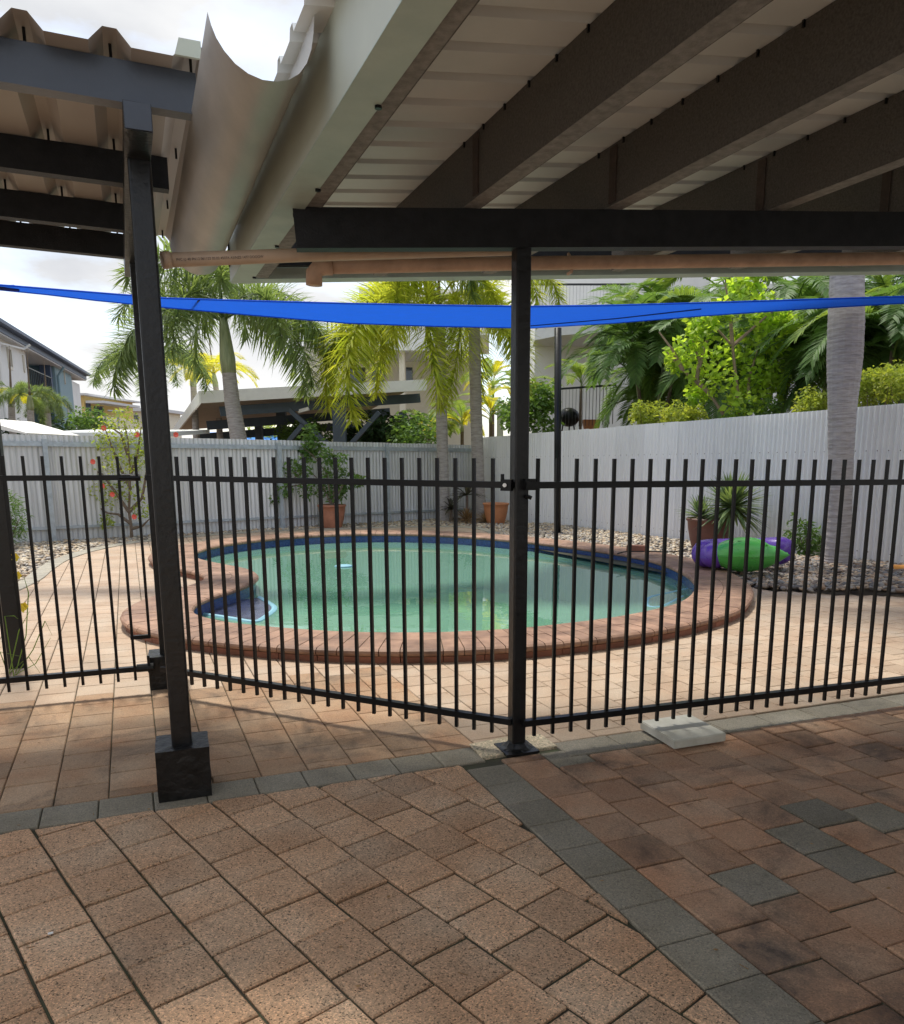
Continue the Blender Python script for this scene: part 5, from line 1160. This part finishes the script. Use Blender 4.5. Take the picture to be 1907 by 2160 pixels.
sA, zR = hitf(52, 735); s1, z1 = hitf(52, 770); sB, _ = hitf(112, 800); sC, _ = hitf(146, 800); sE, _ = hitf(150, 800)
zr = hitf(30, 712)[1]; print('apartment', sA, zR, sB, sC, zr)
zr = zR - .1
fbox('wall', M_render, -12, sA, 0, zr, -6, 0); fbox('recess_wall', M_dimwall, sA, sB, 0, zr, -6, -2.2)
fbox('stair_tower', M_bluewall, sB, sC, 0, zr - .05, -4, .12); fbox('wall', M_render, sC, sC + 3.5, 0, zr - .3, -5, 0)
zbal = hitf(85, 832)[1]
fbox('balcony_slab', M_bluewall, sA, sB, zbal - .35, zbal, -2.2, .05)
fbox('balcony_slab', M_bluewall, sA, sB, zbal - 3.1, zbal - 2.8, -2.2, .05)
fbox('column', M_bluetrim, sB - .5, sB - .05, 0, zr, -.5, .0)
fbox('eave', M_bluetrim, -12, sC + 3.6, zr, zr + .22, -.2, .42); fbox('soffit', M_soffit, -12, sC + 3.6, zr - .06, zr - .003, -6, .38)
fbox('roof', M_bluetrim, -12, sC + 3.6, zr + .22, zr + .35, -6, .7)
k = 14
for i in range(k): s = sA + (sB - sA - .5) * (i + .5) / k; fbox('baluster', M_rail, s - .015, s + .015, zbal, zbal + 1.0, .0, .03)
fbox('balcony_rail', M_rail, sA, sB - .5, zbal + 1.0, zbal + 1.05, -.01, .05)
fbox('curtain_window', M_curtain, sA + 1.0, sB - 1.6, zbal + .1, zbal + 1.9, -2.19, -2.15)
def fwindow(pxa, pxb, pya, pyb, out=0.0):
    sa, za = hitf(pxa, pya, out); sb, zb_ = hitf(pxb, pyb, out); w = fbox('window', M_glass, sa, sb, zb_, za, out - .05, out + .015)
    for (a, b, c, d_) in ((sa - .06, sa, zb_ - .06, za + .06), (sb, sb + .06, zb_ - .06, za + .06), (sa, sb, za, za + .06), (sa, sb, zb_ - .12, zb_), ((sa + sb) / 2 - .02, (sa + sb) / 2 + .02, zb_, za)):
        f_ = fbox('window_frame', M_frame, a, b, c, d_, out - .02, out + .06); f_.parent = w
fwindow(14, 24, 735, 775); fwindow(47, 51, 752, 780)
fwindow(133, 136, 772, 806, .12); fwindow(141, 144, 852, 878, .12); fwindow(143.5, 146.5, 888, 905, .12)
mb = MB(); s_, z_ = hitf(42, 712, .4); mb.tube([fpt(s_, zr - .05, .75), fpt(s_ - .1, zr - .25, .5), fpt(s_ - 2.2, zr - .3, .12), fpt(s_ - 2.5, zr - .7, .1), fpt(s_ - 2.5, 2.0, .1)], .05, 8); part(mb, 'downpipe', M_render, ap)
mb = MB(); mb.tube([fpt(sB + .35, zr - .05, .5), fpt(sB + .3, zr - .5, .2), fpt(sB + .3, 1, .2)], .06, 8); part(mb, 'downpipe', M_bluewall, ap)
# yellow building further back
yb = thing('apartment_building', 'yellow apartment block with a terrace far behind the white one', 'building', (-33, 62, 0)); Y = 60
def ybox(name, m_, x0, x1, y0, y1, Y_, dp): a, b = atY(x0, y1, Y_), atY(x1, y0, Y_); return wall_box(yb, name, m_, ((a.x + b.x) / 2, Y_ + dp / 2, (a.z + b.z) / 2), b.x - a.x, dp, b.z - a.z)
ybox('wall', M_yellow, 146, 176, 833, 960, Y, 8); ybox('wall', M_yellow, 176, 186, 850, 960, Y + 3, 5)
ybox('roof', M_soffit, 146, 181, 829, 833, Y - .8, 9); ybox('roof', M_soffit, 181, 219, 845, 850, Y - .3, 6)
ybox('terrace_wall', M_cream, 178, 218, 878, 960, Y - .2, 6); ybox('column', M_bluetrim, 181, 184, 850, 868, Y + .2, .5)
for k in range(9): ybox('baluster', M_rail, 199 + 2 * k, 199.8 + 2 * k, 858, 877, Y - .25, .06)
ybox('balcony_rail', M_rail, 198, 217, 857, 858.5, Y - .25, .1); ybox('balcony_rail', M_rail, 198, 217, 866, 867, Y - .25, .1)
for (a, b, c, d_) in ((151, 154, 844, 870), (168, 170, 848, 855)): ybox('window', M_glass, a, b, c, d_, Y - .05, .1)
ybox('sun_umbrella', M_red_f, 186, 192, 856, 866, Y + .5, 1) if False else None
cb = thing('apartment_building', 'small cream building in the distance behind the left posts', 'building', (-36, 80, 0))
a, b = atY(255, 960, 80), atY(330, 868, 80); wall_box(cb, 'wall', M_cream, ((a.x + b.x) / 2, 83, b.z / 2), b.x - a.x, 6, b.z); wall_box(cb, 'roof', M_soffit, ((a.x + b.x) / 2, 83, b.z + .15), b.x - a.x + 1, 7, .3)
for k in range(3): w_ = atY(268 + 18 * k, 885, 79.9); wall_box(cb, 'window', M_glass, (w_.x, 79.95, w_.z), .5, .1, .9)
lp = thing('street_lamp', 'distant slim street lamp beyond the hibiscus', 'street lamp', (atY(248, 900, 50).x, 50, 0))
t_ = atY(248, 868, 50); mb = MB(); mb.tube([(t_.x, 50, 0), t_], .06, 6); mb.tube([t_ + Vector((.4, 0, 0)), t_ + Vector((-.6, 0, .05))], .05, 6); part(mb, 'pole', M_dimwall, lp)
# white house behind the palms, centre
wb = thing('white_house', 'large white house with balconies behind the palms in the centre', 'building', (-3, 32, 0)); Y = 31
def wbx(name, m_, x0, x1, y0, y1, Y_, dp): a, b = atY(x0, y1, Y_), atY(x1, y0, Y_); return wall_box(wb, name, m_, ((a.x + b.x) / 2, Y_ + dp / 2, (a.z + b.z) / 2), b.x - a.x, dp, b.z - a.z)
wbx('wall', M_cream, 650, 1000, 720, 970, Y + 2.5, 6); wbx('balcony_slab', M_render, 660, 1010, 700, 738, Y - 1, 4); wbx('wall', M_render, 760, 1030, 610, 705, Y + 2, 6)
wbx('column', M_cream, 716, 728, 738, 960, Y - .6, .4); wbx('column', M_cream, 845, 853, 738, 960, Y - .6, .4)
for (a, b) in ((738, 770), (853, 870), (785, 810)): wbx('window', M_glass, a, b, 775, 812, Y + 2.45, .1)
for k in range(24): wbx('baluster', M_rail, 690 + 9 * k, 691.2 + 9 * k, 660, 702, Y - .9, .05)
wbx('balcony_rail', M_rail, 688, 905, 657, 661, Y - .9, .06)
a, b, c_, d_ = atY(800, 640, Y + 1), atY(880, 585, Y + 2), atY(1010, 600, Y + 2), atY(1010, 645, Y + 1)
mb = MB(); mb.hexa([a - Vector((0, 0, .2)), d_ - Vector((0, 0, .2)), c_ + Vector((0, 5, -.2)), b + Vector((0, 5, -.2))], [a, d_, c_ + Vector((0, 5, 0)), b + Vector((0, 5, 0))]); part(mb, 'roof', M_cream, wb)
# white building on the right of the corner
rb = thing('white_house', 'tall white rendered building with a balcony and black balustrade right of the centre post', 'building', (3, 25, 0)); Y = 25
def rbx(name, m_, x0, x1, y0, y1, Y_, dp): a, b = atY(x0, y1, Y_), atY(x1, y0, Y_); return wall_box(rb, name, m_, ((a.x + b.x) / 2, Y_ + dp / 2, (a.z + b.z) / 2), b.x - a.x, dp, b.z - a.z)
rbx('wall', M_render, 1125, 1500, 560, 965, Y + 2, 6); rbx('wall', M_render, 1048, 1062, 865, 935, Y - 1.5, .5)
rbx('wall', M_render, 1500, 2100, 600, 965, Y + 3, 6)
pts_ = []; mb = MB(); bz = atY(1200, 712, Y).z
arc = [(atY(1128, 700, Y + .6), 0), (atY(1180, 690, Y - .4), 0), (atY(1240, 680, Y - .9), 0), (atY(1320, 670, Y - 1.2), 0)]
A_ = [Vector((p.x, p.y, bz)) for p, _ in arc]; B_ = [Vector((p.x, Y + 2.1, bz)) for p, _ in arc]; k = len(A_)
up_ = Vector((0, 0, .45)); mb.add(A_ + B_ + [p + up_ for p in A_], [(i, i + 1, k + i + 1, k + i) for i in range(k - 1)] + [(i, i + 1, 2 * k + i + 1, 2 * k + i) for i in range(k - 1)]); part(mb, 'balcony_slab', M_soffit, rb)
for y0, y1, x0, x1, Y_ in ((826, 908, 1100, 1300, 21.5), (600, 650, 1130, 1330, Y - .8)):
    n_ = int((x1 - x0) / 7)
    for k in range(n_):
        x = x0 + (x1 - x0) * k / n_; sl = -14 * (x - x0) / (x1 - x0) if y0 > 700 else 0; rbx('baluster', M_rail, x, x + 1.3, y0 + sl, y1 + sl, Y_, .04)
    a, b = atY(x0, y0, Y_), atY(x1, y0 + (-14 if y0 > 700 else 0), Y_); mb = MB(); mb.bar(a, b, .05, .05); part(mb, 'balcony_rail', M_rail, rb)
# terrace things by the balustrade
tr = thing('planter_trough', 'terracotta trough behind the black balustrade above the white fence', 'planter', atY(1249, 905, 22)); Y = 22
a, b = atY(1231, 905, Y), atY(1268, 885, Y); mb = MB(); mb.hexa([(a.x + .05, Y, a.z), (b.x - .05, Y, a.z), (b.x - .05, Y + .4, a.z), (a.x + .05, Y + .4, a.z)], [(a.x, Y - .03, b.z), (b.x, Y - .03, b.z), (b.x, Y + .45, b.z), (a.x, Y + .45, b.z)]); part(mb, 'trough', M_poto, tr)
bq = thing('kettle_barbecue', 'dark round barbecue behind the black balustrade beside the trough', 'barbecue', atY(1200, 905, 22.2)); p = atY(1200, 880, 22.2)
mb = MB(); ellipsoid(mb, p, Vector((1, 0, 0)), Vector((0, 1, 0)), Vector((0, 0, 1)), .3, .3, .26); part(mb, 'bowl', M_black, bq, True); mb = MB(); [mb.tube([p + Vector((dx, dy, -.2)), p + Vector((dx * 1.4, dy * 1.4, -.6))], .02, 6) for dx, dy in ((.15, .1), (-.15, .1), (0, -.15))]; part(mb, 'legs', M_black, bq)
# raised garden behind the white fence
rgd = struct(MB().hexa([(-.2, 18.45, -.08), (7.2, 6.95, -.08), (40, 6.95, -.08), (40, 40, -.08)], [(-.2, 18.45, .7), (7.2, 6.95, .7), (40, 6.95, .7), (40, 40, .7)]).build('garden_terrace', M_earth))
print('objects', len(bpy.data.objects), 'tris', sum(len(o.data.polygons) * 2 for o in bpy.data.objects if o.type == 'MESH'))
